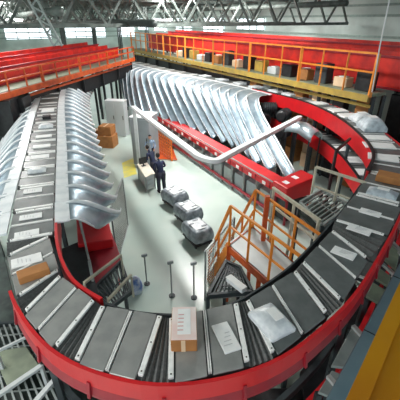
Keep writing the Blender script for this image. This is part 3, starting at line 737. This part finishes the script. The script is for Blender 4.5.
person((pp3.x + .15, pp3.y + 1.1, 0), R(190), 'person in a pale blue shirt standing behind the desk', 'shirt_blue', 'trousers', .14, ((.27, .12, 1.12), (.2, .36, 1.0)), ((.27, .14, 1.12), (.2, .36, 1.02)), 1.7)

# ---------------------------------------------------------------- wrapped trolleys
for k, (px, py, lab) in enumerate([(174.5, 209, 'dark trolley with wrapped grey bundle, furthest of the three on the open floor'), (188, 226, 'dark trolley with wrapped grey bundle, middle of the three on the open floor'), (197.5, 247, 'dark trolley with wrapped grey bundle, nearest of the three on the open floor')]):
    p = U(px, py, 0); p.y += .35; rz = R(38 - 4 * k); t = thing('wrapped_trolley', (p.x, p.y, 0), lab, 'trolley', 'wrapped trolleys on the open floor', rz)
    def L_(m, c, sz):
        v = Matrix.Rotation(rz, 3, 'Z') @ Vector((c[0], c[1], 0)); return m.box((p.x + v.x, p.y + v.y, c[2]), sz, rz)
    L_(MB(), (0, 0, .17), (.72, .95, .12)).build('base', 'black', t, bevel=.03)
    for i in (-1, 1):
        for j in (-1, 1): L_(MB(), (.28 * i, .36 * j, .06), (.05, .12, .12)).build('wheel', 'black', t, bevel=.02)
    # bulging bag
    bm = bmesh.new(); bmesh.ops.create_cube(bm, size=1); bmesh.ops.subdivide_edges(bm, edges=bm.edges, cuts=6, use_grid_fill=True)
    rnd = random.Random(k)
    for v in bm.verts:
        c0 = v.co.copy(); f = 1 - .10 * (c0.z + .5) ** 2
        bulge = 1 + .18 * (1 - 4 * c0.z * c0.z) * .6
        v.co = Vector((c0.x * .74 * f * bulge, c0.y * .98 * f * bulge, .23 + (c0.z + .5) * .47 + .03 * math.sin(9 * c0.x + k) * math.cos(8 * c0.y)))
        v.co += Vector((rnd.uniform(-1, 1), rnd.uniform(-1, 1), rnd.uniform(-1, 1))) * .016
        v.co = Matrix.Rotation(rz, 3, 'Z') @ v.co + Vector((p.x, p.y, 0))
    me = bpy.data.meshes.new('bundle'); bm.to_mesh(me); bm.free(); me.materials.append(M['bundle_grey'])
    o = bpy.data.objects.new('wrapped_bundle', me); COL.objects.link(o); o.parent = t; o.matrix_parent_inverse = t.matrix_basis.inverted()
    md = o.modifiers.new('sub', 'SUBSURF'); md.levels = 1; md.render_levels = 1
    L_(MB(), (0, -.0, .715), (.5, .66, .02)).build('cover_sheet', 'poly', t, bevel=.008)
    for i, (a, b) in enumerate(((-.2, .1), (.15, -.2), (.05, .25))): L_(MB(), (a, b, .735), (.2, .05, .02)).build('strap', 'cabinet_dark', t)

# ---------------------------------------------------------------- orange stair platform
ZP = 1.9
def rail_run(A, B, zt, zb, n, parent, m, r=.026, mid_=True, posts=True):
    A, B = Vector(A), Vector(B)
    MB().bar(Vector((A.x, A.y, zt)), Vector((B.x, B.y, zt)), r * 2).build('handrail', m, parent)
    if mid_: MB().bar(Vector((A.x, A.y, (zt + zb) / 2)), Vector((B.x, B.y, (zt + zb) / 2)), r * 1.6).build('mid_rail', m, parent)
    if posts:
        for k in range(n):
            q = A.lerp(B, k / (n - 1)); MB().bar(Vector((q.x, q.y, zb)), Vector((q.x, q.y, zt)), r * 2).build('post', m, parent)
RT = 3.05
a1, a2 = U(231, 206, RT), U(300, 256, RT)
b1, b2 = U(256, 190, RT), U(322, 236, RT)
t = thing('stair_platform', ((a1 + b2) / 2).to_2d().to_3d(), 'orange railed service platform with stair inside the loop', 'stair platform')
G = [Vector((v.x, v.y, ZP)) for v in (a1, a2, b2, b1)]
MB().hexa([v - Vector((0, 0, .1)) for v in G], G).build('deck', 'grey_light', t)
for x, y in ((0, 1), (1, 2), (2, 3), (3, 0)): MB().bar(G[x] - Vector((0, 0, .1)), G[y] - Vector((0, 0, .1)), .06, .2).build('edge_beam', 'orange_red', t)
rail_run(a1, a2, RT, ZP, 4, t, 'orange'); rail_run(b1, b2, RT, ZP, 4, t, 'orange')
for v in G:
    MB().bar(Vector((v.x, v.y, 0)), v, .1).build('leg', 'orange_red', t)
pst = U(264, 262, ZP); pt = U(267.5, 196, 3.2); MB().bar(Vector((pt.x, pt.y, 0)), Vector((pt.x, pt.y, 3.2)), .11).build('tall_post', 'orange_red', t)
# stair going down from the a1-b1 end towards the left/away
sd = (a1 - a2); sd.z = 0; sd.normalize(); run = .95
st = thing('service_stair', G[0].to_2d().to_3d() + sd * run, 'steep orange-railed stair leading down from the platform to the floor', 'stair')
for side in (G[0], G[3]):
    top_ = side.copy(); bot = side + sd * run; bot.z = 0
    MB().bar(top_, bot, .05, .2).build('stringer', 'orange', st)
    MB().bar(top_ + Vector((0, 0, RT - ZP)), bot + Vector((0, 0, 1.0)), .06).build('handrail', 'orange', st)
    MB().bar(top_ + Vector((0, 0, .55)), bot + Vector((0, 0, .5)), .045).build('mid_rail', 'orange', st)
    for f in (.5, 1): q = top_.lerp(bot, f); MB().bar(q, q + Vector((0, 0, 1.05)), .055).build('post', 'orange', st)
for k in range(8):
    f = (k + .5) / 8; q0 = G[0] + sd * run * f; q1 = G[3] + sd * run * f; z = ZP * (1 - f)
    MB().bar(Vector((*q0.xy, z)), Vector((*q1.xy, z)), .2, .03).build('tread', 'grey_light', st)

# grey perforated walkway next to the right bend, with rails
def grating(name, quad, z, label, m='grey', sp=.12, th=.04, bar=.03, frame='grey_light'):
    q = [U(*p, z) for p in quad]; c = sum(q, Vector()) / 4
    t = thing(name, (c.x, c.y, z - th), label, 'grating')
    for i in range(4): MB().bar(q[i], q[(i + 1) % 4], .06, .1).build('frame_bar', frame, t)
    n = max(2, int((q[1] - q[0]).length / sp)); mm = MB()
    for k in range(1, n): mm.bar(q[0].lerp(q[1], k / n), q[3].lerp(q[2], k / n), bar, th)
    n2 = max(2, int((q[3] - q[0]).length / (sp * 3)))
    for k in range(1, n2): mm.bar(q[0].lerp(q[3], k / n2), q[1].lerp(q[2], k / n2), bar * .6, th * .6)
    mm.build('grating_bars', m, t); return t, q
zg = 2.75
g1, q = grating('grating_walkway', [(300, 203), (322, 226), (350, 206), (322, 190)], zg, 'grey slotted walkway beside the right bend of the loop', 'grey', .13, frame='grey')
for v in q: MB().bar(Vector((v.x, v.y, 0)), v, .08).build('leg', 'dark_frame', g1)
MB().hexa([v - Vector((0, 0, .32)) for v in q], [v - Vector((0, 0, .27)) for v in q]).build('under_tray', 'dark_green', g1)
t = thing('grey_guard_rail', (*U(316, 185, zg).xy, zg), 'pale grey guard rail above the slotted walkway', 'guard rail')
r0, r1 = U(316, 167, 3.5), U(366, 183, 3.5)
MB().bar(r0, r1, .06).build('handrail', 'rail_beige', t)
for f in (0, .5, .97): v = r0.lerp(r1, f); MB().bar(Vector((v.x, v.y, 2.3)), v, .05).build('post', 'rail_beige', t)
MB().bar(r0 - Vector((0, 0, .55)), r1 - Vector((0, 0, .55)), .045).build('mid_rail', 'rail_beige', t)
t = thing('beige_guard_rail', (*U(272, 187, 2.9).xy, 1.9), 'beige pipe railing right of the orange platform', 'guard rail')
r0, r1 = U(273, 188, 3.1), U(320, 221, 3.1)
MB().bar(r0, r1, .07).build('handrail', 'rail_beige', t); MB().bar(r0 - Vector((0, 0, .5)), r1 - Vector((0, 0, .5)), .05).build('mid_rail', 'rail_beige', t)
for f in (.02, .5, .98): v = r0.lerp(r1, f); MB().bar(Vector((v.x, v.y, 0)), v, .06).build('post', 'rail_beige', t)
def slab(quad, z, th, name, m, label, cat, legs=False, bevel=.01):
    q = [U(*p, z) for p in quad]; c = sum(q, Vector()) / 4
    t = thing(name, (c.x, c.y, 0 if legs else z - th), label, cat)
    MB().hexa([v - Vector((0, 0, th)) for v in q], q).build('plate', m, t, bevel=bevel)
    if legs:
        for v in q: w_ = v.lerp(c, .08); MB().bar(Vector((w_.x, w_.y, 0)), Vector((w_.x, w_.y, z - th)), .08).build('leg', 'dark_frame', t)
    return t
# steel wire mesh panels
def mesh_panel(A, B, z0, z1, label, sp=.1, m='wire', fm='grey'):
    A, B = Vector(A), Vector(B); t = thing('wire_mesh_panel', ((A.x + B.x) / 2, (A.y + B.y) / 2, z0), label, 'mesh panel')
    def P(f, z): v = A.lerp(B, f); return Vector((v.x, v.y, z))
    for f in (0, 1): MB().bar(P(f, z0), P(f, z1), .05).build('frame_post', fm, t)
    for z in (z0 + .03, z1): MB().bar(P(0, z), P(1, z), .045).build('frame_rail', fm, t)
    n = max(2, int((B - A).length / sp)); mm = MB()
    for k in range(1, n): mm.bar(P(k / n, z0), P(k / n, z1), .012)
    n = max(2, int((z1 - z0) / sp))
    for k in range(1, n): z = z0 + (z1 - z0) * k / n; mm.bar(P(0, z), P(1, z), .012)
    mm.build('wire_mesh', m, t); return t
mesh_panel(U(118, 262, 0), U(128, 226, 0), 0, 2.0, 'wire mesh panel at the right edge of the left chutes')
slab([(58, 250), (82, 240), (100, 296), (88, 305)], 1.95, .25, 'drive_housing', 'black', 'black housing under the deck next to the left bend', 'machine housing', True)
slab([(84, 241), (112, 233), (122, 260), (94, 286)], 1.75, .12, 'drive_housing', 'dark_red', 'dark red housing below the nearest left chute', 'machine housing', True)
gx, _ = grating('grating_platform', [(92, 291), (121, 262), (131, 292), (110, 308)], 1.75, 'small grey grating inside the bottom left bend', 'dark_frame', .12, frame='dark_frame')
mesh_panel(U(84, 241, 1.8), U(94, 286, 1.8), 1.8, 2.5, 'low wire mesh guard between black and dark red housings')
for k, (p0_, p1_, zz) in enumerate([((84, 283), (121, 255), 2.35), ((108, 300), (131, 275), 2.3)]):
    a, b = U(*p0_, zz), U(*p1_, zz); t = thing('pale_steel_bar', ((a.x + b.x) / 2, (a.y + b.y) / 2, 1.8), ['beige bar crossing above the dark red housing by the left bend', 'pale bar at the open floor edge inside the left bend'][k], 'steel bar')
    MB().bar(a, b, .05).build('bar', 'rail_beige', t)
    for v in (a, b): MB().bar(Vector((v.x, v.y, 1.7)), v, .04).build('foot', 'rail_beige', t)
mesh_panel(U(205, 300, .0), U(232, 262, .0), 0, 1.7, 'dark chain mesh panel left of the orange stair')
# stanchions on the open floor
for k, (px, py0, py1) in enumerate([(145, 254, 284), (170, 261, 296), (192, 262, 298)]):
    b = U(px + 2, py1, 0); zt = UD(px, py0, b.y).z; zt = min(zt, 1.6)
    t = thing('stanchion', (b.x, b.y, 0), ['grey metal stanchion with bracket, leftmost of three on the open floor', 'thin dark stanchion, middle of three on the open floor', 'dark stanchion left of the stair foot, rightmost of three'][k], 'stanchion')
    MB().tube([b, b + Vector((0, 0, zt))], .022, 8).build('pole', 'grey', t); MB().tube([b, b + Vector((0, 0, .03))], .09, 14).build('base', 'dark_frame', t)
    MB().box(b + Vector((0, 0, zt - .05)), (.16, .05, .08), .4).build('head', 'cabinet_dark', t)
# printed bags on floor near mesh
p = U(137, 292, 0); t = thing('printed_sack', (p.x, p.y, 0), 'small white and blue sack on the floor by the mesh panel', 'sack')
MB().tube([p + Vector((0, 0, z)) for z in (.0, .1, .3, .5, .58)], [.14, .19, .18, .1, .04], 12).build('sack_body', 'blue_cloth', t, smooth=True)
# plate + white parts seen left of the orange platform
g2, q = grating('grating_walkway', [(208, 296), (252, 292), (240, 268), (226, 262)], 2.2, 'dark checker landing inside the bottom of the loop', 'dark_frame', .09, frame='dark_frame')
MB().hexa([v - Vector((0, 0, .1)) for v in q], [v - Vector((0, 0, .03)) for v in q]).build('plate', 'grey', g2)
for v in q: MB().bar(Vector((v.x, v.y, 0)), v, .07).build('leg', 'dark_frame', g2)
b0 = U(236, 287, 2.27); t = thing('white_box', (b0.x, b0.y, 2.25), 'flat white box lying on the landing left of the orange platform', 'box')
MB().box(b0 + Vector((0, 0, .07)), (.13, .46, .1), R(38)).build('box_body', 'white_paint', t, bevel=.01); MB().box(b0 + Vector((0, 0, .13)), (.14, .47, .02), R(38)).build('lid', 'paper', t)

# drive motors between chute row and bend
for k, (px, py, z) in enumerate([(270, 108, 2.9), (284, 115, 2.8), (262, 118, 2.5), (296, 124, 2.6), (283, 132, 2.3)]):
    p = U(px, py, z); t = thing('drive_motor', (p.x, p.y, z - .35), 'black drive motor between the last chute and the red bend, %s from the back' % nth(k).replace('nearest', 'first'), 'motor')
    ax = Vector((math.cos(k), math.sin(k), 0))
    MB().tube([p - ax * .45, p - ax * .4, p + ax * .3, p + ax * .35], [.2, .27, .27, .18], 14).build('motor_body', 'black', t)
    m = MB()
    for j in range(6): q = p - ax * (.3 - .11 * j); m.tube([q, q + ax * .03], .31, 14)
    m.build('cooling_fins', 'dark_frame', t)
    MB().bar(p - Vector((0, 0, .2)), Vector((p.x, p.y, 0)), .18).build('pedestal', 'dark_frame', t)
p = U(303, 122, 3.0); t = thing('steel_hood', (p.x, p.y, 2.6), 'pale curved steel hood at the end of the white cable duct', 'machine housing')
bm_ = MB(); fr_ = []
dh = Vector((.5, -.86, 0)); sh = Vector((.86, .5, 0))
prof = [(-.35, 0), (-.33, .2), (-.22, .36), (0, .44), (.22, .36), (.33, .2), (.35, 0)]
MB().sweep([(p + dh * u - Vector((0, 0, .4 + .25 * abs(u))), sh) for u in (-.7, -.3, .1, .5, .9)], prof, closed=False).build('hood_shell', 'steel', t, smooth=True, solid=.02)
for u in (-.6, .8):
    for s_ in (-.33, .33): q = p + dh * u + sh * s_; MB().bar(Vector((q.x, q.y, 0)), Vector((q.x, q.y, 2.5)), .05).build('leg', 'dark_frame', t)
# dark portal frame under the bend
t = thing('dark_gantry', (*U(333, 178, 2.4).xy, 0), 'slim black bracket frame between the two red guards', 'gantry')
v0 = U(331, 178, 2.4); v1 = Vector((v0.x, v0.y, 3.35)); 
MB().bar(Vector((v0.x, v0.y, 0)), v1, .08).build('post', 'black', t); e_ = U(350, 140, 3.3); MB().bar(v1, Vector((e_.x, e_.y, v1.z)), .07).build('arm', 'black', t)

# ---------------------------------------------------------------- near lower corners
# left: dark grating platform with white bars
g3, q = grating('grating_platform', [(-60, 330), (26, 322), (85, 440), (-60, 460)], 1.7, 'dark slotted service platform at the bottom left corner', 'grey', .10, frame='dark_frame')
MB().hexa([v - Vector((0, 0, .2)) for v in q], [v - Vector((0, 0, .16)) for v in q]).build('under_tray', 'dark_green', g3)
for v in q: MB().bar(Vector((v.x, v.y, 0)), v - Vector((0, 0, .06)), .08).build('leg', 'dark_frame', g3)
slab([(-8, 352), (26, 346), (40, 366), (8, 388)], 1.85, .05, 'cover_plate', 'green_plate', 'olive grey cover plate lying on the bottom left platform', 'plate')
for k, (p0_, p1_) in enumerate([((-6, 398), (41, 366)), ((30, 408), (57, 377)), ((-4, 352), (31, 335))]):
    a, b = U(*p0_, 2.25), U(*p1_, 2.25)
    t = thing('pale_steel_bar', ((a.x + b.x) / 2, (a.y + b.y) / 2, 1.7), ['pale steel bar crossing the bottom left platform', 'short pale steel bar at the foot of the red guard', 'thin pale rail at the upper edge of the bottom left platform'][k], 'steel bar')
    MB().bar(a, b, .07 if k < 2 else .03, .05).build('bar', 'grey_light', t)
    for v in (a, b): MB().bar(Vector((v.x, v.y, 1.72)), v, .05).build('foot', 'grey_light', t)
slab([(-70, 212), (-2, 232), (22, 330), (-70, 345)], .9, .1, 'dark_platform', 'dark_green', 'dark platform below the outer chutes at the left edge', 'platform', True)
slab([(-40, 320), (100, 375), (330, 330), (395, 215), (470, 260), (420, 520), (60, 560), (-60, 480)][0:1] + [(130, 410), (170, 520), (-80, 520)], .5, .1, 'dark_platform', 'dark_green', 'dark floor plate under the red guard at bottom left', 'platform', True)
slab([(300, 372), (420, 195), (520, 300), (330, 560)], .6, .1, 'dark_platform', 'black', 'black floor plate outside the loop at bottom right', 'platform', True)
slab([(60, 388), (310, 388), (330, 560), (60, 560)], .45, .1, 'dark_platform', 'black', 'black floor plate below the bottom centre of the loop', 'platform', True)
# bottom right: blue-grey beam, plates and big yellow beam
zc = 3.15
a, b = U(412, 240, zc), U(308, 432, zc); d_ = (b - a).normalized(); s_ = Vector((d_.y, -d_.x, 0))
if s_.x < 0: s_ = -s_
t = thing('blue_grey_beam', ((a.x + b.x) / 2, (a.y + b.y) / 2, 0), 'wide blue grey steel beam running outside the loop at bottom right', 'steel beam')
MB().hexa([v - Vector((0, 0, .25)) for v in (a, b, b + s_ * .42, a + s_ * .42)], [a, b, b + s_ * .42, a + s_ * .42]).build('beam', 'blue_grey', t, bevel=.01)
for f in (.05, .5, .95): v = a.lerp(b, f) + s_ * .5; MB().bar(Vector((v.x, v.y, .62)), Vector((v.x, v.y, zc - .25)), .12).build('leg', 'dark_frame', t)
for f in (.3, .62): v = a.lerp(b, f); MB().bar(v + Vector((0, 0, .004)), v + s_ * .42 + Vector((0, 0, .004)), .012, .01).build('seam', 'bolt', t)
pl = [[(388, 240), (400, 250), (396, 270), (383, 258)], [(380, 268), (391, 276), (388, 286), (376, 279)], [(373, 282), (386, 290), (380, 304), (366, 296)], [(352, 327), (366, 340), (350, 368), (331, 366)], [(332, 370), (346, 376), (334, 398), (318, 392)]]
for k, qd in enumerate(pl):
    slab(qd, 2.5, .05, 'cover_plate', 'green_plate' if k < 3 else 'grey', ['olive cover plate outside the right rim, uppermost', 'olive cover plate outside the right rim, second down', 'olive cover plate outside the right rim, third down', 'grey cover plate left of the blue grey beam', 'small grey cover plate at the bottom left of the blue grey beam'][k], 'plate', True)
for k, (p0_, p1_) in enumerate([((380, 262), (396, 276)), ((353, 326), (366, 340)), ((328, 376), (340, 390)), ((392, 242), (402, 252))]):
    a_, b_ = U(*p0_, 2.9), U(*p1_, 2.9); t = thing('bracket_arm', ((a_.x + b_.x) / 2, (a_.y + b_.y) / 2, 2.55), 'pale bracket arm joining the red rim to the blue grey beam, %s from the top' % ['second', 'third', 'fourth', 'first'][k], 'bracket')
    MB().bar(a_, b_, .06, .05).build('arm', 'grey_light', t); MB().bar(b_ - Vector((0, 0, .06)), b_ + Vector((0, 0, .06)), .1).build('bolt_head', 'grey_light', t)
zy = 5.45
a, b = U(410, 282, zy), U(353, 417, zy); d_ = (b - a).normalized(); s_ = Vector((d_.y, -d_.x, 0))
if s_.x < 0: s_ = -s_
t = thing('yellow_beam', ((a.x + b.x) / 2, (a.y + b.y) / 2, 0), 'large yellow steel beam in the bottom right corner', 'steel beam')
MB().hexa([v - Vector((0, 0, .35)) for v in (a, b, b + s_ * .5, a + s_ * .5)], [a, b, b + s_ * .5, a + s_ * .5]).build('beam', 'yellow', t, bevel=.015)
MB().hexa([a - s_ * .05 , b - s_ * .05, b + s_ * .03, a + s_ * .03], [v + Vector((0, 0, .03)) for v in (a - s_ * .05, b - s_ * .05, b + s_ * .03, a + s_ * .03)]).build('flange', 'yellow', t)
for f in (-.3, 1.3): v = a.lerp(b, f) + s_ * .35; 
v = a + s_ * .3 - d_ * .0; MB().bar(Vector((v.x, v.y, 0)), Vector((v.x, v.y, zy - .35)), .2).build('leg', 'yellow', t)

# ---------------------------------------------------------------- parcels
def car_frame(px, py, z=DZ):
    p = U(px, py, z); s = near_s(p); t_ = T(s); return p, math.atan2(t_.y, t_.x)
def flat(px, py, l, w, h, rot, label, m='paper', name='flat_parcel', cat='parcel', marks=True, z=DZ):
    p, ang = car_frame(px, py, z); rz = ang + R(rot)
    z0 = z + .001
    t = thing(name, (p.x, p.y, z0), label, cat, None, rz)
    o = MB().box((p.x, p.y, z0 + h / 2), (l, w, h), rz).build('envelope' if h < .08 else 'box_body', m, t, bevel=min(.012, h * .3), seg=2)
    if marks:
        mm = MB(); R3 = Matrix.Rotation(rz, 3, 'Z')
        for k in range(4):
            v = R3 @ Vector((-l * .12 + .02 * k, -w * .28 + w * .13 * k, 0)); mm.box((p.x + v.x, p.y + v.y, z0 + h + .002), (l * (.5 - .07 * k), .008, .003), rz)
        mm.build('address_lines', 'ink', t)
    return t
def bagp(px, py, l, w, h, rot, label, m='poly', seed=0, z=DZ):
    p, ang = car_frame(px, py, z); rz = ang + R(rot); rnd = random.Random(seed)
    t = thing('poly_bag_parcel', (p.x, p.y, z), label, 'parcel', None, rz)
    bm = bmesh.new(); bmesh.ops.create_cube(bm, size=1); bmesh.ops.subdivide_edges(bm, edges=bm.edges, cuts=7, use_grid_fill=True)
    R3 = Matrix.Rotation(rz, 3, 'Z')
    for v in bm.verts:
        c0 = v.co.copy(); e = (1 - (2 * abs(c0.x)) ** 4) * (1 - (2 * abs(c0.y)) ** 4)
        zz = (c0.z + .5) * h * (.35 + .65 * e) + (rnd.uniform(0, .012) if c0.z > .4 else 0)
        v.co = R3 @ Vector((c0.x * l + rnd.uniform(-.006, .006), c0.y * w + rnd.uniform(-.006, .006), zz)) + Vector((p.x, p.y, z))
    me = bpy.data.meshes.new('bag'); bm.to_mesh(me); bm.free(); me.materials.append(M[m])
    o = bpy.data.objects.new('bag_body', me); COL.objects.link(o); o.parent = t; o.matrix_parent_inverse = t.matrix_basis.inverted()
    md = o.modifiers.new('s', 'SUBSURF'); md.levels = 1; md.render_levels = 1
    v = R3 @ Vector((l * .12, 0, 0)); MB().box((p.x + v.x, p.y + v.y, z + h + .006), (l * .35, w * .4, .006), rz).build('label_sheet', 'paper', t)
    return t
# tall brown parcel at bottom centre
p = U(183.5, 352, DZ); rz = R(2); t = thing('brown_parcel', (p.x, p.y, DZ), 'tall brown carton with pale label on the bottom centre carrier', 'parcel', None, rz)
hB = .20
MB().box((p.x - .0, p.y + .26, DZ + .001 + hB / 2), (.31, .52, hB), rz).build('box_body', 'card', t, bevel=.008)
MB().box((p.x - .0, p.y + .26, DZ + hB + .004), (.30, .51, .006), rz).build('pale_top', 'card_label', t)
MB().box((p.x - .0, p.y + .28, DZ + hB + .009), (.16, .40, .004), rz).build('label_sheet', 'paper', t)
m = MB()
for k in range(5): m.box((p.x - .04 + .0 * k, p.y + .14 + .06 * k, DZ + hB + .0125), (.07, .012, .003), rz)
m.build('print', 'ink_red', t); MB().box((p.x, p.y + .0, DZ + .1), (.05, .006, .19), rz).build('tape', 'card_light', t)
flat(226, 338, .22, .44, .03, 2, 'white flat packet right of the brown parcel on the bottom centre carrier')
bagp(271, 323, .40, .52, .14, -6, 'large white poly bag on the carrier right of the bottom centre', seed=3)
flat(343.5, 253.5, .38, .23, .02, 90, 'flat white envelope on the carrier by the railing corner', seed if False else 'paper')
flat(359, 230, .42, .24, .02, 90, 'flat white envelope on the next carrier up, lower of its pair')
flat(370, 213, .40, .22, .02, 90, 'flat white envelope on the next carrier up, upper of its pair')
bagp(382, 194, .42, .62, .1, 0, 'wrinkled pale poly bag on the right side, above the two envelopes', 'poly_blue', 5)
flat(390, 181, .42, .62, .16, 0, 'brown carton with white top on the carrier at the right edge', 'card', 'carton_parcel', marks=False)
flat(383, 158, .55, .8, .03, 0, 'white flat packet in the far right bend, lowest of three', marks=False)
flat(379, 146, .55, .9, .03, 0, 'white flat packet in the far right bend, middle of three', marks=False)
flat(374, 138, .5, .9, .03, 0, 'white flat packet in the far right bend, top of three', marks=False)
bagp(371, 129, .9, .8, .42, 0, 'grey bundled parcel at the outer top of the right bend', 'poly_blue', 8)
bagp(362, 121, .8, .8, .3, 0, 'pale poly bag behind the grey bundle on the right bend', 'poly', 9)
flat(349, 116.5, .7, .7, .06, 0, 'small white packet on the far deck left of the pale bag', marks=False)
flat(338, 111, .6, .7, .05, 0, 'small white packet on the far deck, second left of the pale bag', marks=False)
flat(318, 104, .7, .7, .06, 0, 'white packet far along the upper right deck', marks=False)
for k, (px, py) in enumerate([(290, 95), (276, 92), (256, 88), (240, 84), (222, 80.5), (205, 77)]):
    flat(px, py, .7, .6, .1, 0, 'pale packet on the far right straight, %s after the bend' % nth(k).replace('nearest', 'first'), 'poly', marks=False)
# left side
p, ang = car_frame(35, 274)
flat(34.5, 276, .22, .44, .12, 0, 'small orange brown box with cream top on the left carrier', 'card', 'carton_parcel', marks=False)
flat(27, 261, .26, .46, .02, 0, 'white flat packet just above the orange brown box')
flat(27, 234, .2, .42, .02, 0, 'white flat packet on the left arm, first above the boxed carrier')
flat(31, 217, .2, .42, .02, 0, 'white flat packet on the left arm, second above the boxed carrier')
flat(33, 191, .24, .4, .02, 0, 'white flat packet on the left arm, third above the boxed carrier')
bagp(37, 171, .34, .45, .07, 0, 'crumpled white bag on the left arm', 'poly', 11)
flat(40, 157, .3, .5, .02, 0, 'white flat packet on the left arm above the crumpled bag', marks=False)
flat(42, 147, .3, .5, .04, 0, 'white flat packet on the left arm, second above the crumpled bag', marks=False)
flat(44, 137, .3, .5, .04, 0, 'white flat packet on the left arm, third above the crumpled bag', marks=False)
bagp(46, 127, .5, .5, .12, 0, 'small pale bag far up the left arm', 'poly', 12)
flat(47, 118.5, .3, .3, .12, 0, 'small dark parcel far up the left arm', 'black', marks=False)
flat(48, 111, .6, .5, .05, 0, 'white packet near the far end of the left arm', marks=False)
# lower deck packets
for k, (px, py) in enumerate([(345, 187), (343, 172), (330, 160), (318, 150)]):
    p = U(px, py, LZ + .01)
    s = near_s(U(px, py, LZ)); p = C(s) + Nin(s) * .1; ang = math.atan2(T(s).y, T(s).x)
    t = thing('flat_parcel', (p.x, p.y, LZ), 'white packet on the lower deck under the red bend, %s from its near end' % nth(k), 'parcel', None, ang)
    MB().box((p.x, p.y, LZ + .03), (.6, .55, .04), ang).build('envelope', 'paper', t, bevel=.01)
# hanging white cable at the right
a, b = UD(392, -12, 11.5), UD(372, 92, 12.5); t = thing('hanging_cable', (b.x, b.y, b.z), 'thin white cable hanging down in front of the right walkway', 'cable')
MB().tube([a, a.lerp(b, .5) + Vector((-.03, 0, 0)), b], .02, 6).build('cable', 'white_paint', t)
# silver service mast at top left
a, b = UD(24, -8, 13.6), UD(54, 46, 13.6); t = thing('steel_lattice_brace', (b.x, b.y, b.z), 'silver lattice brace running down from the roof at upper left', 'brace')
m = MB(); off = Vector((.3, 0, .0)); m.bar(a, b, .07); m.bar(a + off, b + off, .07)
for k in range(8): m.bar(a.lerp(b, k / 8) + off * (k % 2), a.lerp(b, (k + 1) / 8) + off * ((k + 1) % 2), .05)
m.build('lattice', 'grey', t)

# ---------------------------------------------------------------- light
def area(loc, rot, sx, sy, e, col=(1, .98, .95)):
    e *= 1.6
    l = bpy.data.lights.new('area', 'AREA'); l.shape = 'RECTANGLE'; l.size = sx; l.size_y = sy; l.energy = e; l.color = col
    o = bpy.data.objects.new('area_light', l); COL.objects.link(o); o.location = loc; o.rotation_euler = rot; return o
for a, b, e in ((14, -6, 480), (14, 8, 620), (24, -12, 450), (24, 0, 750), (24, 12, 620), (36, -14, 500), (36, 2, 600), (46, -10, 500), (48, 8, 500), (6, -7, 400)):
    area(H(a, b, 8.3), (0, 0, R(30)), 1.0, 7, e)
for a in (22, 36, 50): area(H(a, 15, 7.6), (R(75), 0, R(-60)), 8, .8, 260)  # added lights aimed at the right wall to brighten it
area((-4.5, -3.0, 8.2), (R(12), R(-12), 0), 5, 1.2, 280)  # added light behind the camera, whitens the near packets and strips
w = bpy.data.worlds.new('world'); scn.world = w; w.use_nodes = True
w.node_tree.nodes['Background'].inputs[0].default_value = (.80, .92, 1, 1); w.node_tree.nodes['Background'].inputs[1].default_value = .8
scn.view_settings.view_transform = 'Standard'; scn.view_settings.look = 'None'; scn.view_settings.gamma = 1; scn.view_settings.exposure = 0.22
scn.view_settings.use_curve_mapping = False
